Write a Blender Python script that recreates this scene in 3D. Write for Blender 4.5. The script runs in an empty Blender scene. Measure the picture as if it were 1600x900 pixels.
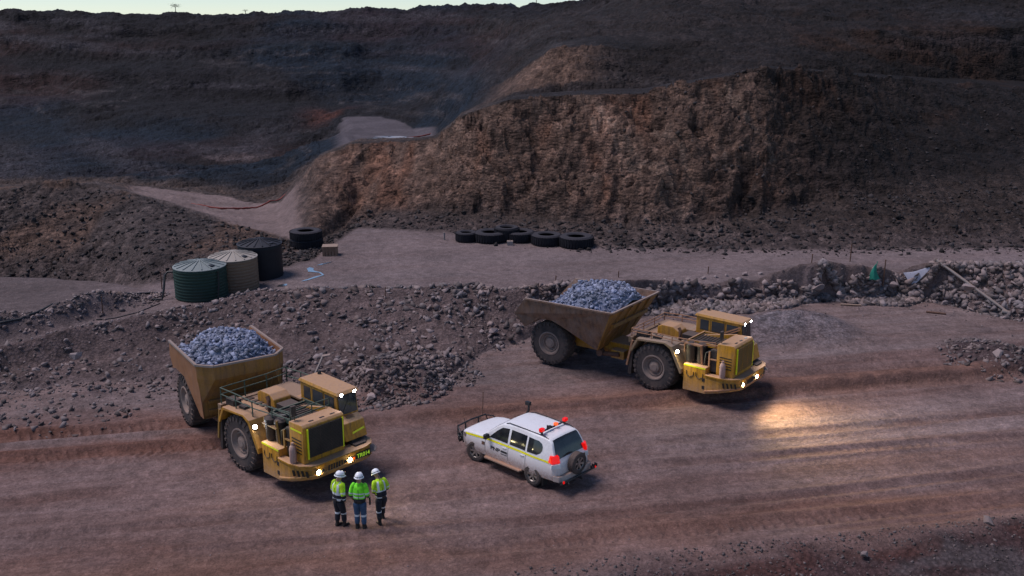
import bpy, bmesh, math, random
import numpy as np
from mathutils import Vector, Matrix
PI = math.pi
R = math.radians
random.seed(7)
rng = np.random.default_rng(11)
scene = bpy.context.scene
C = scene.collection

# ------------------------------------------------------------------ camera
FPX, PITCH, CAMH = 1500.0, R(15.5), 15.0
cam_d = bpy.data.cameras.new("camera"); cam = bpy.data.objects.new("camera", cam_d); C.objects.link(cam)
cam_d.sensor_width = 36.0; cam_d.lens = 36.0 * FPX / 1600.0
cam_d.clip_start = 0.5; cam_d.clip_end = 3000
cam.location = (0, 0, CAMH); cam.rotation_euler = (R(90) - PITCH, 0, 0)
scene.camera = cam
# ------------------------------------------------------------------ world
world = bpy.data.worlds.new("World"); scene.world = world; world.use_nodes = True
wn = world.node_tree; bgn = wn.nodes["Background"]
sky = wn.nodes.new("ShaderNodeTexSky"); sky.sky_type = 'NISHITA'; sky.sun_disc = False
SUN_EL, SUN_AZ = R(62), R(-80)
sky.sun_elevation = SUN_EL; sky.sun_rotation = SUN_AZ
sky.air_density = .75; sky.dust_density = 0.0; sky.ozone_density = 2.8
wn.links.new(sky.outputs[0], bgn.inputs[0]); bgn.inputs[1].default_value = 0.055
# ------------------------------------------------------------------ sun
sl = bpy.data.lights.new("sun", 'SUN'); so = bpy.data.objects.new("sun", sl); C.objects.link(so)
sl.energy = 1.45; sl.angle = R(28); sl.color = (1.0, 0.90, 0.90)
sd = Vector((math.sin(SUN_AZ) * math.cos(SUN_EL), math.cos(SUN_AZ) * math.cos(SUN_EL), math.sin(SUN_EL)))
so.rotation_euler = sd.to_track_quat('Z', 'Y').to_euler(); so.location = (0, 0, 60)
scene.view_settings.view_transform = 'Standard'; scene.view_settings.look = 'None'
scene.view_settings.exposure = 1.0; scene.view_settings.gamma = 1.0
scene.view_settings.use_curve_mapping = False
scene.cycles.use_denoising = True
scene.cycles.max_bounces = 6

# ------------------------------------------------------------------ helpers
def tag(o, label=None, cat=None, group=None, kind=None):
    if label: o["label"] = label
    if cat: o["category"] = cat
    if group: o["group"] = group
    if kind: o["kind"] = kind
    return o

def empty(name, loc=(0, 0, 0), rz=0.0):
    o = bpy.data.objects.new(name, None); C.objects.link(o)
    o.location = loc; o.rotation_euler = (0, 0, rz); o.empty_display_size = 0.3
    return o

class MB:
    def __init__(s, M=None): s.v = []; s.f = []; s.mi = []; s.M = M; s.cur = 0
    def add(s, vs, fs):
        b = len(s.v); s.v += [tuple(p) for p in vs]
        for f in fs: s.f.append([b + i for i in f]); s.mi.append(s.cur)
        return s
    def hexa(s, a, b):
        """a: four bottom points, b: four top points"""
        return s.add(list(a) + list(b), [(3, 2, 1, 0), (4, 5, 6, 7), (0, 1, 5, 4), (1, 2, 6, 5), (2, 3, 7, 6), (3, 0, 4, 7)])
    def box(s, x0, x1, y0, y1, z0, z1):
        return s.hexa([(x0, y0, z0), (x1, y0, z0), (x1, y1, z0), (x0, y1, z0)], [(x0, y0, z1), (x1, y0, z1), (x1, y1, z1), (x0, y1, z1)])
    def obox(s, c, size, mat3=None):
        hx, hy, hz = [k / 2 for k in size]; P = []
        for z in (-hz, hz):
            for x, y in ((-hx, -hy), (hx, -hy), (hx, hy), (-hx, hy)):
                p = Vector((x, y, z))
                if mat3 is not None: p = mat3 @ p
                P.append(p + Vector(c))
        return s.hexa(P[:4], P[4:])
    def bar(s, a, b, w, h=None):
        a = Vector(a); b = Vector(b); d = b - a
        q = d.to_track_quat('X', 'Z').to_matrix()
        return s.obox((a + b) / 2, (d.length, w, h or w), q)
    def prism_y(s, prof, y0, y1):
        """(x,z) outline extruded along y"""
        n = len(prof)
        V = [(x, y0, z) for x, z in prof] + [(x, y1, z) for x, z in prof]
        F = [tuple(range(n)), tuple(range(2 * n - 1, n - 1, -1))] + [(i, i + n, (i + 1) % n + n, (i + 1) % n) for i in range(n)]
        return s.add(V, F)
    def prism_z(s, prof, z0, z1):
        n = len(prof)
        f0 = z0 if callable(z0) else (lambda x, y: z0); f1 = z1 if callable(z1) else (lambda x, y: z1)
        V = [(x, y, f0(x, y)) for x, y in prof] + [(x, y, f1(x, y)) for x, y in prof]
        F = [tuple(range(n - 1, -1, -1)), tuple(range(n, 2 * n))] + [(i, (i + 1) % n, (i + 1) % n + n, i + n) for i in range(n)]
        return s.add(V, F)
    def tube(s, pts, r, n=8, caps=True):
        pts = [Vector(p) for p in pts]; V = []; F = []
        rr = r if isinstance(r, (list, tuple)) else [r] * len(pts)
        for i, p in enumerate(pts):
            a = pts[max(i - 1, 0)]; b = pts[min(i + 1, len(pts) - 1)]
            q = (b - a).to_track_quat('Z', 'Y')
            for k in range(n):
                t = 2 * PI * k / n
                V.append(p + q @ Vector((math.cos(t) * rr[i], math.sin(t) * rr[i], 0)))
        for i in range(len(pts) - 1):
            for k in range(n):
                F.append((i * n + k, i * n + (k + 1) % n, (i + 1) * n + (k + 1) % n, (i + 1) * n + k))
        if caps: F.append(tuple(range(n - 1, -1, -1))); F.append(tuple(range((len(pts) - 1) * n, len(pts) * n)))
        return s.add(V, F)
    def lathe(s, prof, n=24, c=(0, 0, 0), axis='z', closed=False):
        """prof: (radius, height) pairs"""
        V = []; F = []; m = len(prof)
        for k in range(n):
            t = 2 * PI * k / n; ct, st = math.cos(t), math.sin(t)
            for r, h in prof:
                if axis == 'z': p = (r * ct, r * st, h)
                elif axis == 'y': p = (r * ct, h, r * st)
                else: p = (h, r * ct, r * st)
                V.append((p[0] + c[0], p[1] + c[1], p[2] + c[2]))
        for k in range(n):
            k2 = (k + 1) % n
            for i in range(m if closed else m - 1):
                j = (i + 1) % m
                F.append((k * m + i, k2 * m + i, k2 * m + j, k * m + j))
        return s.add(V, F)
    def build(s, name, mat, parent=None, bevel=0.0, smooth=False, angle=40):
        me = bpy.data.meshes.new(name)
        V = s.v
        if s.M is not None: V = [tuple(s.M @ Vector(p)) for p in V]
        me.from_pydata(V, [], s.f)
        for m in (mat if isinstance(mat, (list, tuple)) else [mat]): me.materials.append(m)
        if len(me.materials) > 1: me.polygons.foreach_set("material_index", s.mi)
        bm = bmesh.new(); bm.from_mesh(me); bmesh.ops.remove_doubles(bm, verts=bm.verts, dist=1e-5)
        bmesh.ops.recalc_face_normals(bm, faces=bm.faces); bm.to_mesh(me); bm.free()
        o = bpy.data.objects.new(name, me); C.objects.link(o); o.parent = parent
        if bevel:
            b = o.modifiers.new("b", 'BEVEL'); b.width = bevel; b.segments = 2; b.limit_method = 'ANGLE'; b.angle_limit = R(30)
            b.harden_normals = False
        if smooth:
            me.polygons.foreach_set("use_smooth", [True] * len(me.polygons))
            if angle: me.set_sharp_from_angle(angle=R(angle))
        me.update()
        return o

def text_mb(txt, size, M, depth=0.004, mb=None, shear=0.0, sx=1.0):
    cu = bpy.data.curves.new("t", 'FONT'); cu.body = txt; cu.size = size; cu.extrude = depth; cu.align_x = 'CENTER'; cu.align_y = 'CENTER'; cu.shear = shear
    cu.offset = size * 0.02
    o = bpy.data.objects.new("t", cu); C.objects.link(o)
    dg = bpy.context.evaluated_depsgraph_get(); me = bpy.data.meshes.new_from_object(o.evaluated_get(dg))
    mb = mb or MB()
    mb.add([M @ Vector((v.co.x * sx, v.co.y, v.co.z)) for v in me.vertices], [tuple(p.vertices) for p in me.polygons])
    bpy.data.objects.remove(o); bpy.data.curves.remove(cu); bpy.data.meshes.remove(me)
    return mb

# ------------------------------------------------------------------ materials
def mat_new(name):
    m = bpy.data.materials.new(name); m.use_nodes = True
    nt = m.node_tree; b = nt.nodes["Principled BSDF"]
    return m, nt, b
def N(nt, t, **k):
    n = nt.nodes.new(t)
    for a, v in k.items(): setattr(n, a, v)
    return n
def noise(nt, scale, detail=4, rough=.55, vec=None, dist=0.0):
    n = N(nt, "ShaderNodeTexNoise"); n.inputs["Scale"].default_value = scale; n.inputs["Detail"].default_value = detail
    n.inputs["Roughness"].default_value = rough; n.inputs["Distortion"].default_value = dist
    if vec is not None: nt.links.new(vec, n.inputs["Vector"])
    return n
def ramp(nt, src, p0, p1, c0=(0, 0, 0, 1), c1=(1, 1, 1, 1)):
    r = N(nt, "ShaderNodeValToRGB"); e = r.color_ramp.elements
    e[0].position = p0; e[1].position = p1; e[0].color = c0; e[1].color = c1
    nt.links.new(src, r.inputs[0]); return r
def mix(nt, f, a, b, bt='MIX'):
    m = N(nt, "ShaderNodeMix"); m.data_type = 'RGBA'; m.blend_type = bt
    if isinstance(f, (int, float)): m.inputs[0].default_value = f
    else: nt.links.new(f, m.inputs[0])
    for i, v in ((6, a), (7, b)):
        if isinstance(v, tuple): m.inputs[i].default_value = (*v[:3], 1)
        else: nt.links.new(v, m.inputs[i])
    return m.outputs[2]
def math_n(nt, op, a, b):
    m = N(nt, "ShaderNodeMath"); m.operation = op
    for i, v in ((0, a), (1, b)):
        if isinstance(v, (int, float)): m.inputs[i].default_value = v
        else: nt.links.new(v, m.inputs[i])
    return m.outputs[0]

def simple(name, col, rough=.6, metal=0.0, var=.25, vscale=6.0, bump=0.0, bscale=30, spec=.5):
    m, nt, b = mat_new(name)
    tc = N(nt, "ShaderNodeTexCoord")
    n = noise(nt, vscale, 5, .6, tc.outputs["Object"])
    dark = tuple(c * (1 - var) for c in col); lite = tuple(min(1, c * (1 + var)) for c in col)
    r = ramp(nt, n.outputs[0], .3, .7, (*dark, 1), (*lite, 1))
    nt.links.new(r.outputs[0], b.inputs["Base Color"])
    b.inputs["Roughness"].default_value = rough; b.inputs["Metallic"].default_value = metal
    b.inputs["Specular IOR Level"].default_value = spec
    if bump:
        n2 = noise(nt, bscale, 4, .6, tc.outputs["Object"]); bp = N(nt, "ShaderNodeBump")
        bp.inputs["Strength"].default_value = bump; bp.inputs["Distance"].default_value = .02
        nt.links.new(n2.outputs[0], bp.inputs["Height"]); nt.links.new(bp.outputs[0], b.inputs["Normal"])
    return m

def dusty(name, col, dust=(.36, .20, .135), top=.85, side=.35, low=None, rough=.55, metal=0.0, streak=0.0, streakcol=(.05, .035, .03), spec=.4):
    """paint with mine dust lying on what faces up and patches elsewhere"""
    m, nt, b = mat_new(name)
    tc = N(nt, "ShaderNodeTexCoord"); ge = N(nt, "ShaderNodeNewGeometry")
    sx = N(nt, "ShaderNodeSeparateXYZ"); nt.links.new(ge.outputs["Normal"], sx.inputs[0])
    up = ramp(nt, sx.outputs[2], .25, .85)
    n1 = noise(nt, 2.2, 6, .65, tc.outputs["Object"]); n2 = noise(nt, 14, 5, .7, tc.outputs["Object"])
    pr = ramp(nt, n1.outputs[0], .38, .68); pr2 = ramp(nt, n2.outputs[0], .35, .7)
    f_side = math_n(nt, 'MULTIPLY', math_n(nt, 'ADD', math_n(nt, 'MULTIPLY', pr.outputs[0], .75), math_n(nt, 'MULTIPLY', pr2.outputs[0], .25)), side)
    f_top = math_n(nt, 'MULTIPLY', up.outputs[0], math_n(nt, 'ADD', math_n(nt, 'MULTIPLY', pr2.outputs[0], .35), top - .2))
    f = math_n(nt, 'MAXIMUM', f_side, f_top)
    if low is not None:
        so_ = N(nt, "ShaderNodeSeparateXYZ"); nt.links.new(tc.outputs["Object"], so_.inputs[0])
        mr = N(nt, "ShaderNodeMapRange"); nt.links.new(so_.outputs[2], mr.inputs[0])
        mr.inputs[1].default_value = low[1]; mr.inputs[2].default_value = low[0]; mr.inputs[3].default_value = 0; mr.inputs[4].default_value = low[2]
        lf = math_n(nt, 'MULTIPLY', mr.outputs[0], math_n(nt, 'ADD', pr2.outputs[0], .45))
        f = math_n(nt, 'MAXIMUM', f, lf)
    fc = N(nt, "ShaderNodeClamp"); nt.links.new(f, fc.inputs[0])
    base = mix(nt, ramp(nt, n2.outputs[0], .3, .7).outputs[0], tuple(c * .82 for c in col), tuple(min(1, c * 1.1) for c in col))
    if streak:
        mp = N(nt, "ShaderNodeMapping"); mp.inputs["Scale"].default_value = (5.0, 5.0, .5); nt.links.new(tc.outputs["Object"], mp.inputs[0])
        sn = noise(nt, 1.4, 6, .7, mp.outputs[0]); sr = ramp(nt, sn.outputs[0], .45, .68)
        base = mix(nt, math_n(nt, 'MULTIPLY', sr.outputs[0], streak), base, streakcol)
    nt.links.new(mix(nt, fc.outputs[0], base, dust), b.inputs["Base Color"])
    rr = N(nt, "ShaderNodeMapRange"); nt.links.new(fc.outputs[0], rr.inputs[0]); rr.inputs[3].default_value = rough; rr.inputs[4].default_value = .9
    nt.links.new(rr.outputs[0], b.inputs["Roughness"]); b.inputs["Metallic"].default_value = metal
    b.inputs["Specular IOR Level"].default_value = spec
    bp = N(nt, "ShaderNodeBump"); bp.inputs["Strength"].default_value = .25; bp.inputs["Distance"].default_value = .01
    nt.links.new(n2.outputs[0], bp.inputs["Height"]); nt.links.new(bp.outputs[0], b.inputs["Normal"])
    return m

def emit(name, col, s, base=(.8, .8, .8)):
    m, nt, b = mat_new(name)
    b.inputs["Base Color"].default_value = (*base, 1); b.inputs["Emission Color"].default_value = (*col, 1); b.inputs["Emission Strength"].default_value = s
    b.inputs["Roughness"].default_value = .2
    return m
def glassy(name, col, rough=.08, spec=.6):
    m, nt, b = mat_new(name)
    b.inputs["Base Color"].default_value = (*col, 1); b.inputs["Roughness"].default_value = rough; b.inputs["Specular IOR Level"].default_value = spec
    tc = N(nt, "ShaderNodeTexCoord"); n = noise(nt, 3, 4, .6, tc.outputs["Object"])
    r = ramp(nt, n.outputs[0], .35, .8, (*col, 1), tuple(c + .03 for c in col) + (1,)); nt.links.new(r.outputs[0], b.inputs["Base Color"])
    return m

M = {}
M['yellow'] = dusty("yellow_paint", (.52, .245, .004), dust=(.42, .26, .18), side=.30, low=(.4, 1.3, .8), streak=.7, streakcol=(.07, .035, .012))
M['chassis'] = dusty("chassis_paint", (.30, .17, .02), dust=(.22, .13, .085), side=.6)
M['tray'] = dusty("tray_steel", (.28, .120, .046), dust=(.36, .21, .145), side=.5, streak=.6, streakcol=(.09, .055, .04))
M['tray_front'] = dusty("tray_front_paint", (.30, .15, .022), dust=(.27, .155, .10), side=.6, streak=.65, streakcol=(.05, .03, .02))
M['tray_worn'] = dusty("tray_worn_steel", (.20, .105, .062), dust=(.30, .235, .215), side=.55, streak=.95, streakcol=(.035, .024, .022))
M['black_metal'] = dusty("black_metal", (.018, .018, .02), dust=(.16, .11, .09), side=.35, top=.6)
M['grille'] = dusty("grille_mesh", (.012, .012, .012), dust=(.08, .06, .05), side=.3, top=.4)
M['rubber'] = dusty("tyre_rubber", (.045, .043, .046), dust=(.16, .115, .10), side=.75, top=.75, rough=.85, spec=.2)
M['rubber_old'] = dusty("old_tyre_rubber", (.012, .012, .016), dust=(.06, .055, .065), side=.3, top=.7, rough=.85, spec=.2)
M['rim'] = dusty("rim_steel", (.26, .21, .19), dust=(.24, .16, .13), side=.7, rough=.7)
M['green_rail'] = dusty("green_rail_paint", (.030, .080, .062), dust=(.30, .22, .17), side=.2, top=.35)
M['brown_rail'] = dusty("rusty_rail_paint", (.33, .15, .07), dust=(.38, .24, .17), side=.5, top=.6)
M['tape'] = simple("reflective_tape", (.72, .80, .02), .3, var=.08)
M['stripe'] = simple("yellow_reflective_stripe", (.90, .84, .01), .35, var=.06)
M['glass'] = glassy("dark_glass", (.012, .015, .02))
M['glass_grey'] = glassy("dusty_glass", (.03, .036, .045), .25)
M['lamp'] = emit("lit_lamp", (1.0, .86, .45), 60)
M['lamp_white'] = emit("lit_white_lamp", (.9, .93, 1.0), 45)
M['red_lit'] = emit("red_marker_light", (1.0, .006, .003), .30, (.45, .006, .004))
M['red_lens'] = emit("red_lens", (1.0, .02, .01), 1.1, (.55, .01, .01))
M['orange'] = emit("orange_beacon_lens", (1.0, .10, .01), .5, (.7, .12, .02))
M['plate_black'] = simple("number_plate_black", (.01, .01, .01), .5)
M['plate_text'] = emit("plate_lettering", (.55, .95, .05), .12, (.55, .9, .05))  # letters glow faintly by themselves, brightness added without a lamp
M['red_paint'] = dusty("red_paint", (.32, .03, .02), dust=(.42, .32, .3), side=.7)
M['pale_bottle'] = dusty("pale_bottle_paint", (.42, .30, .28), dust=(.45, .28, .2), side=.4, streak=.5, streakcol=(.3, .03, .02))
M['pale_metal'] = dusty("pale_metal", (.27, .24, .23), dust=(.27, .19, .16), side=.4)
M['white_paint'] = dusty("white_car_paint", (.80, .80, .84), dust=(.34, .20, .15), top=.12, side=.22, low=(.30, 1.1, 1.0), rough=.3, spec=.5)
M['chrome'] = simple("bright_alloy", (.34, .30, .28), .4, .6, var=.3)
M['plastic'] = simple("black_plastic", (.015, .015, .018), .5)
M['seam'] = simple("panel_gap", (.06, .055, .06), .8)
M['logo'] = simple("logo_black", (.02, .02, .025), .6)
M['hivis_yellow'] = simple("hivis_yellow_cloth", (.42, .68, .015), .8, var=.38, vscale=9, bump=.5, bscale=12)
M['hivis_green'] = simple("hivis_green_cloth", (.17, .74, .02), .8, var=.3, vscale=9, bump=.5, bscale=12)
M['navy'] = simple("navy_cloth", (.010, .012, .022), .85, var=.3, bump=.5, bscale=12)
M['denim'] = simple("blue_denim", (.035, .075, .15), .85, var=.3, bump=.5, bscale=14)
M['silver'] = simple("silver_tape", (.62, .66, .70), .35, var=.1)
M['skin'] = simple("skin", (.40, .22, .15), .6, var=.1)
M['helmet'] = simple("white_helmet_shell", (.78, .79, .84), .35, var=.05)
M['boot'] = simple("black_leather", (.014, .012, .012), .6)
M['plastic_green'] = dusty("green_tank_plastic", (.012, .040, .030), dust=(.07, .07, .065), side=.25, top=.25, spec=.3)
M['plastic_green_roof'] = dusty("green_tank_roof", (.16, .21, .21), dust=(.3, .28, .28), side=.2, top=.4, spec=.3)
M['plastic_beige'] = dusty("beige_tank_plastic", (.20, .135, .088), dust=(.2, .14, .11), side=.25, top=.2, spec=.3)
M['plastic_beige_roof'] = dusty("beige_tank_roof", (.34, .30, .26), dust=(.35, .3, .28), side=.2, top=.3, spec=.3)
M['plastic_black'] = dusty("black_tank_plastic", (.007, .008, .013), dust=(.06, .06, .08), side=.1, top=.35, spec=.3)
M['wood'] = dusty("weathered_wood", (.24, .14, .09), dust=(.3, .22, .18), side=.3)
M['pale_board'] = simple("pale_board", (.50, .48, .56), .7, var=.1)
M['green_cloth'] = simple("green_cloth", (.012, .20, .14), .8, var=.2)
M['red_hose'] = simple("red_hose_rubber", (.22, .035, .025), .7)
M['rust'] = simple("rusty_steel", (.12, .06, .04), .8, var=.4)
M['bark'] = simple("dark_bark", (.03, .025, .02), .9)
M['leaf'] = simple("dark_leaves", (.03, .04, .025), .8, var=.4)
m_, nt_, b_ = mat_new("standing_water"); b_.inputs["Base Color"].default_value = (1, .93, .85, 1); b_.inputs["Roughness"].default_value = .22; b_.inputs["Metallic"].default_value = 1
M['water'] = m_
m_, nt_, b_ = mat_new("wet_mud"); b_.inputs["Base Color"].default_value = (.35, .35, .38, 1); b_.inputs["Roughness"].default_value = .16; b_.inputs["Metallic"].default_value = .6
tc_ = N(nt_, "ShaderNodeTexCoord"); n_ = noise(nt_, .5, 5, .6, tc_.outputs["Object"]); r_ = ramp(nt_, n_.outputs[0], .42, .6, (.08, .08, .08, 1), (.8, .8, .8, 1)); nt_.links.new(r_.outputs[0], b_.inputs["Roughness"])
M['wet'] = m_

def rockmat(name, c0, c1, scale=.8, attr=None):
    m, nt, b = mat_new(name)
    tc = N(nt, "ShaderNodeTexCoord")
    n1 = noise(nt, scale, 3, .6, tc.outputs["Object"]); n2 = noise(nt, 9, 6, .7, tc.outputs["Object"])
    a = mix(nt, ramp(nt, n1.outputs[0], .35, .65).outputs[0], c0, c1)
    at = N(nt, "ShaderNodeAttribute"); at.attribute_name = "shade"
    a = mix(nt, 1.0, a, at.outputs["Color"], 'MULTIPLY') if attr else a
    a = mix(nt, math_n(nt, 'MULTIPLY', n2.outputs[0], .5), a, (.03, .025, .025) if name.startswith('dark') else ((.10, .11, .15) if 'ore' in name else (.09, .07, .065)), 'MIX')
    nt.links.new(a, b.inputs["Base Color"]); b.inputs["Roughness"].default_value = .85; b.inputs["Specular IOR Level"].default_value = .25
    bp = N(nt, "ShaderNodeBump"); bp.inputs["Strength"].default_value = .5; bp.inputs["Distance"].default_value = .03
    nt.links.new(n2.outputs[0], bp.inputs["Height"]); nt.links.new(bp.outputs[0], b.inputs["Normal"])
    return m
M['rock'] = rockmat("broken_rock", (.27, .20, .19), (.22, .19, .20), attr=True)
M['rock_blue'] = rockmat("blue_grey_ore", (.20, .235, .36), (.26, .28, .37), 1.5, attr=True)
M['rock_dark'] = rockmat("dark_slope_rock", (.050, .038, .036), (.042, .037, .040), attr=True)

# terrain material: vertex colour is the kind of rock or dirt with some painted shade, noise is its grain
def earth_mat():
    m, nt, b = mat_new("mine_earth")
    at = N(nt, "ShaderNodeAttribute"); at.attribute_name = "earth"
    a2 = N(nt, "ShaderNodeAttribute"); a2.attribute_name = "grain"     # r gravel, g streaks, b face strata
    sp = N(nt, "ShaderNodeSeparateColor"); nt.links.new(a2.outputs["Color"], sp.inputs[0])
    tc = N(nt, "ShaderNodeTexCoord")
    mp = N(nt, "ShaderNodeMapping"); mp.inputs["Rotation"].default_value = (0, 0, R(-11)); nt.links.new(tc.outputs["Object"], mp.inputs[0])
    mp2 = N(nt, "ShaderNodeMapping"); mp2.inputs["Scale"].default_value = (.05, .55, 1); nt.links.new(mp.outputs[0], mp2.inputs[0])
    st = noise(nt, 1.6, 7, .62, mp2.outputs[0], .4)
    mp3 = N(nt, "ShaderNodeMapping"); mp3.inputs["Scale"].default_value = (.16, 2.6, 1); nt.links.new(mp.outputs[0], mp3.inputs[0])
    st2 = noise(nt, 2.2, 6, .7, mp3.outputs[0], .3)
    big = noise(nt, .22, 6, .6, tc.outputs["Object"]); mid = noise(nt, 2.2, 8, .72, tc.outputs["Object"]); fine = noise(nt, 17, 5, .75, tc.outputs["Object"])
    vor = N(nt, "ShaderNodeTexVoronoi"); vor.inputs["Scale"].default_value = 7.0; nt.links.new(tc.outputs["Object"], vor.inputs["Vector"])
    vor2 = N(nt, "ShaderNodeTexVoronoi"); vor2.inputs["Scale"].default_value = 2.1; nt.links.new(tc.outputs["Object"], vor2.inputs["Vector"])
    def mul(src, f, lo, hi, a, p0=.3, p1=.7):
        r = ramp(nt, src, p0, p1, (lo, lo, lo, 1), (hi, hi, hi, 1))
        return mix(nt, f, a, mix(nt, 1.0, a, r.outputs[0], 'MULTIPLY'))
    c = at.outputs["Color"]
    c = mul(big.outputs[0], .7, .72, 1.3, c)
    c = mul(mid.outputs[0], .8, .6, 1.4, c)
    c = mul(fine.outputs[0], .8, .5, 1.55, c)
    # reddish dirt / grey gravel streaks along the haul road
    r1 = ramp(nt, st.outputs[0], .36, .64, (.86, .76, .72, 1), (1.12, 1.13, 1.15, 1))
    c = mix(nt, sp.outputs[1], c, mix(nt, 1.0, c, r1.outputs[0], 'MULTIPLY'))
    r2 = ramp(nt, st2.outputs[0], .35, .68, (.84, .81, .80, 1), (1.12, 1.12, 1.12, 1))
    c = mix(nt, math_n(nt, 'MULTIPLY', sp.outputs[1], .8), c, mix(nt, 1.0, c, r2.outputs[0], 'MULTIPLY'))
    vr = ramp(nt, vor.outputs["Distance"], .15, .75, (1.35, 1.35, 1.38, 1), (.55, .52, .52, 1))
    c = mix(nt, math_n(nt, 'MULTIPLY', sp.outputs[0], .7), c, mix(nt, 1.0, c, vr.outputs[0], 'MULTIPLY'))
    vc = ramp(nt, vor2.outputs["Color"], .1, .9, (.6, .6, .62, 1), (1.5, 1.46, 1.44, 1))
    c = mix(nt, math_n(nt, 'MULTIPLY', sp.outputs[0], .5), c, mix(nt, 1.0, c, vc.outputs[0], 'MULTIPLY'))
    nf = noise(nt, .8, 9, .78, tc.outputs["Object"], .8)
    rf = ramp(nt, nf.outputs[0], .36, .64, (.66, .66, .67, 1), (1.34, 1.32, 1.3, 1))
    c = mix(nt, sp.outputs[2], c, mix(nt, 1.0, c, rf.outputs[0], 'MULTIPLY'))
    mp4 = N(nt, "ShaderNodeMapping"); mp4.inputs["Rotation"].default_value = (0, R(24), 0); mp4.inputs["Scale"].default_value = (1.5, .5, .20); nt.links.new(tc.outputs["Object"], mp4.inputs[0])
    ns = noise(nt, 1.0, 8, .72, mp4.outputs[0], .6)
    rs = ramp(nt, ns.outputs[0], .38, .62, (.72, .70, .70, 1), (1.3, 1.27, 1.25, 1))
    c = mix(nt, sp.outputs[2], c, mix(nt, 1.0, c, rs.outputs[0], 'MULTIPLY'))
    mp5 = N(nt, "ShaderNodeMapping"); mp5.inputs["Rotation"].default_value = (0, R(14), 0); mp5.inputs["Scale"].default_value = (.9, .9, 1.7); nt.links.new(tc.outputs["Object"], mp5.inputs[0])
    vf = N(nt, "ShaderNodeTexVoronoi"); vf.inputs["Scale"].default_value = 1.1; nt.links.new(mp5.outputs[0], vf.inputs["Vector"])
    vg = N(nt, "ShaderNodeTexVoronoi"); vg.inputs["Scale"].default_value = 3.2; nt.links.new(mp5.outputs[0], vg.inputs["Vector"])
    for vv, lo_, hi_ in ((vf, .70, 1.36), (vg, .72, 1.34)):
        rv = ramp(nt, vv.outputs["Color"], .1, .9, (lo_, lo_, lo_, 1), (hi_, hi_, hi_ * .98, 1)); c = mix(nt, sp.outputs[2], c, mix(nt, 1.0, c, rv.outputs[0], 'MULTIPLY'))
    nt.links.new(c, b.inputs["Base Color"])
    b.inputs["Roughness"].default_value = .92; b.inputs["Specular IOR Level"].default_value = .2
    h1 = math_n(nt, 'ADD', math_n(nt, 'MULTIPLY', mid.outputs[0], .6), math_n(nt, 'MULTIPLY', fine.outputs[0], .22))
    h2 = math_n(nt, 'MULTIPLY', math_n(nt, 'SUBTRACT', 1.0, vor.outputs["Distance"]), math_n(nt, 'MULTIPLY', sp.outputs[0], .35))
    h3 = math_n(nt, 'MULTIPLY', st2.outputs[0], math_n(nt, 'MULTIPLY', sp.outputs[1], .25))
    h = math_n(nt, 'ADD', math_n(nt, 'ADD', h1, h2), h3)
    h = math_n(nt, 'ADD', h, math_n(nt, 'MULTIPLY', math_n(nt, 'ADD', math_n(nt, 'ADD', nf.outputs[0], math_n(nt, 'MULTIPLY', vf.outputs['Distance'], -.8)), math_n(nt, 'MULTIPLY', vg.outputs['Distance'], -.5)), math_n(nt, 'MULTIPLY', sp.outputs[2], 2.2)))
    bp = N(nt, "ShaderNodeBump"); bp.inputs["Strength"].default_value = .9; bp.inputs["Distance"].default_value = .16
    nt.links.new(h, bp.inputs["Height"]); nt.links.new(bp.outputs[0], b.inputs["Normal"])
    return m
M['earth'] = earth_mat()

# ------------------------------------------------------------------ noise in numpy
_perm = rng.permutation(4096).astype(np.int64); _val = rng.random(4096).astype(np.float32) * 2 - 1
def vnoise(x, y, z):
    xi = np.floor(x).astype(np.int64); yi = np.floor(y).astype(np.int64); zi = np.floor(z).astype(np.int64)
    fx = (x - xi).astype(np.float32); fy = (y - yi).astype(np.float32); fz = (z - zi).astype(np.float32)
    u = fx * fx * (3 - 2 * fx); v = fy * fy * (3 - 2 * fy); w = fz * fz * (3 - 2 * fz)
    def h(a, b, c): return _val[_perm[(_perm[(_perm[a & 4095] + b) & 4095] + c) & 4095]]
    r = 0
    for dz, wz in ((0, 1 - w), (1, w)):
        for dy, wy in ((0, 1 - v), (1, v)):
            r = r + wz * wy * (h(xi, yi + dy, zi + dz) * (1 - u) + h(xi + 1, yi + dy, zi + dz) * u)
    return r
def fbm(x, y, z=0.0, oct=4, gain=.5, lac=2.03):
    x = np.asarray(x, float); y = np.asarray(y, float); z = np.zeros_like(x) + z
    a = 1.0; s = 0; t = 0
    for i in range(oct):
        s = s + a * vnoise(x + 17.3 * i, y + 9.1 * i, z + 3.7 * i); t += a; a *= gain; x = x * lac; y = y * lac; z = z * lac
    return s / t
def ridged(x, y, z=0.0, oct=4, gain=.5, lac=2.1):
    x = np.asarray(x, float); y = np.asarray(y, float); z = np.zeros_like(x) + z
    a = 1.0; s = 0; t = 0
    for i in range(oct):
        s = s + a * (1 - 2 * np.abs(vnoise(x + 11.3 * i, y + 5.1 * i, z + 7.7 * i))); t += a; a *= gain; x = x * lac; y = y * lac; z = z * lac
    return s / t
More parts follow.
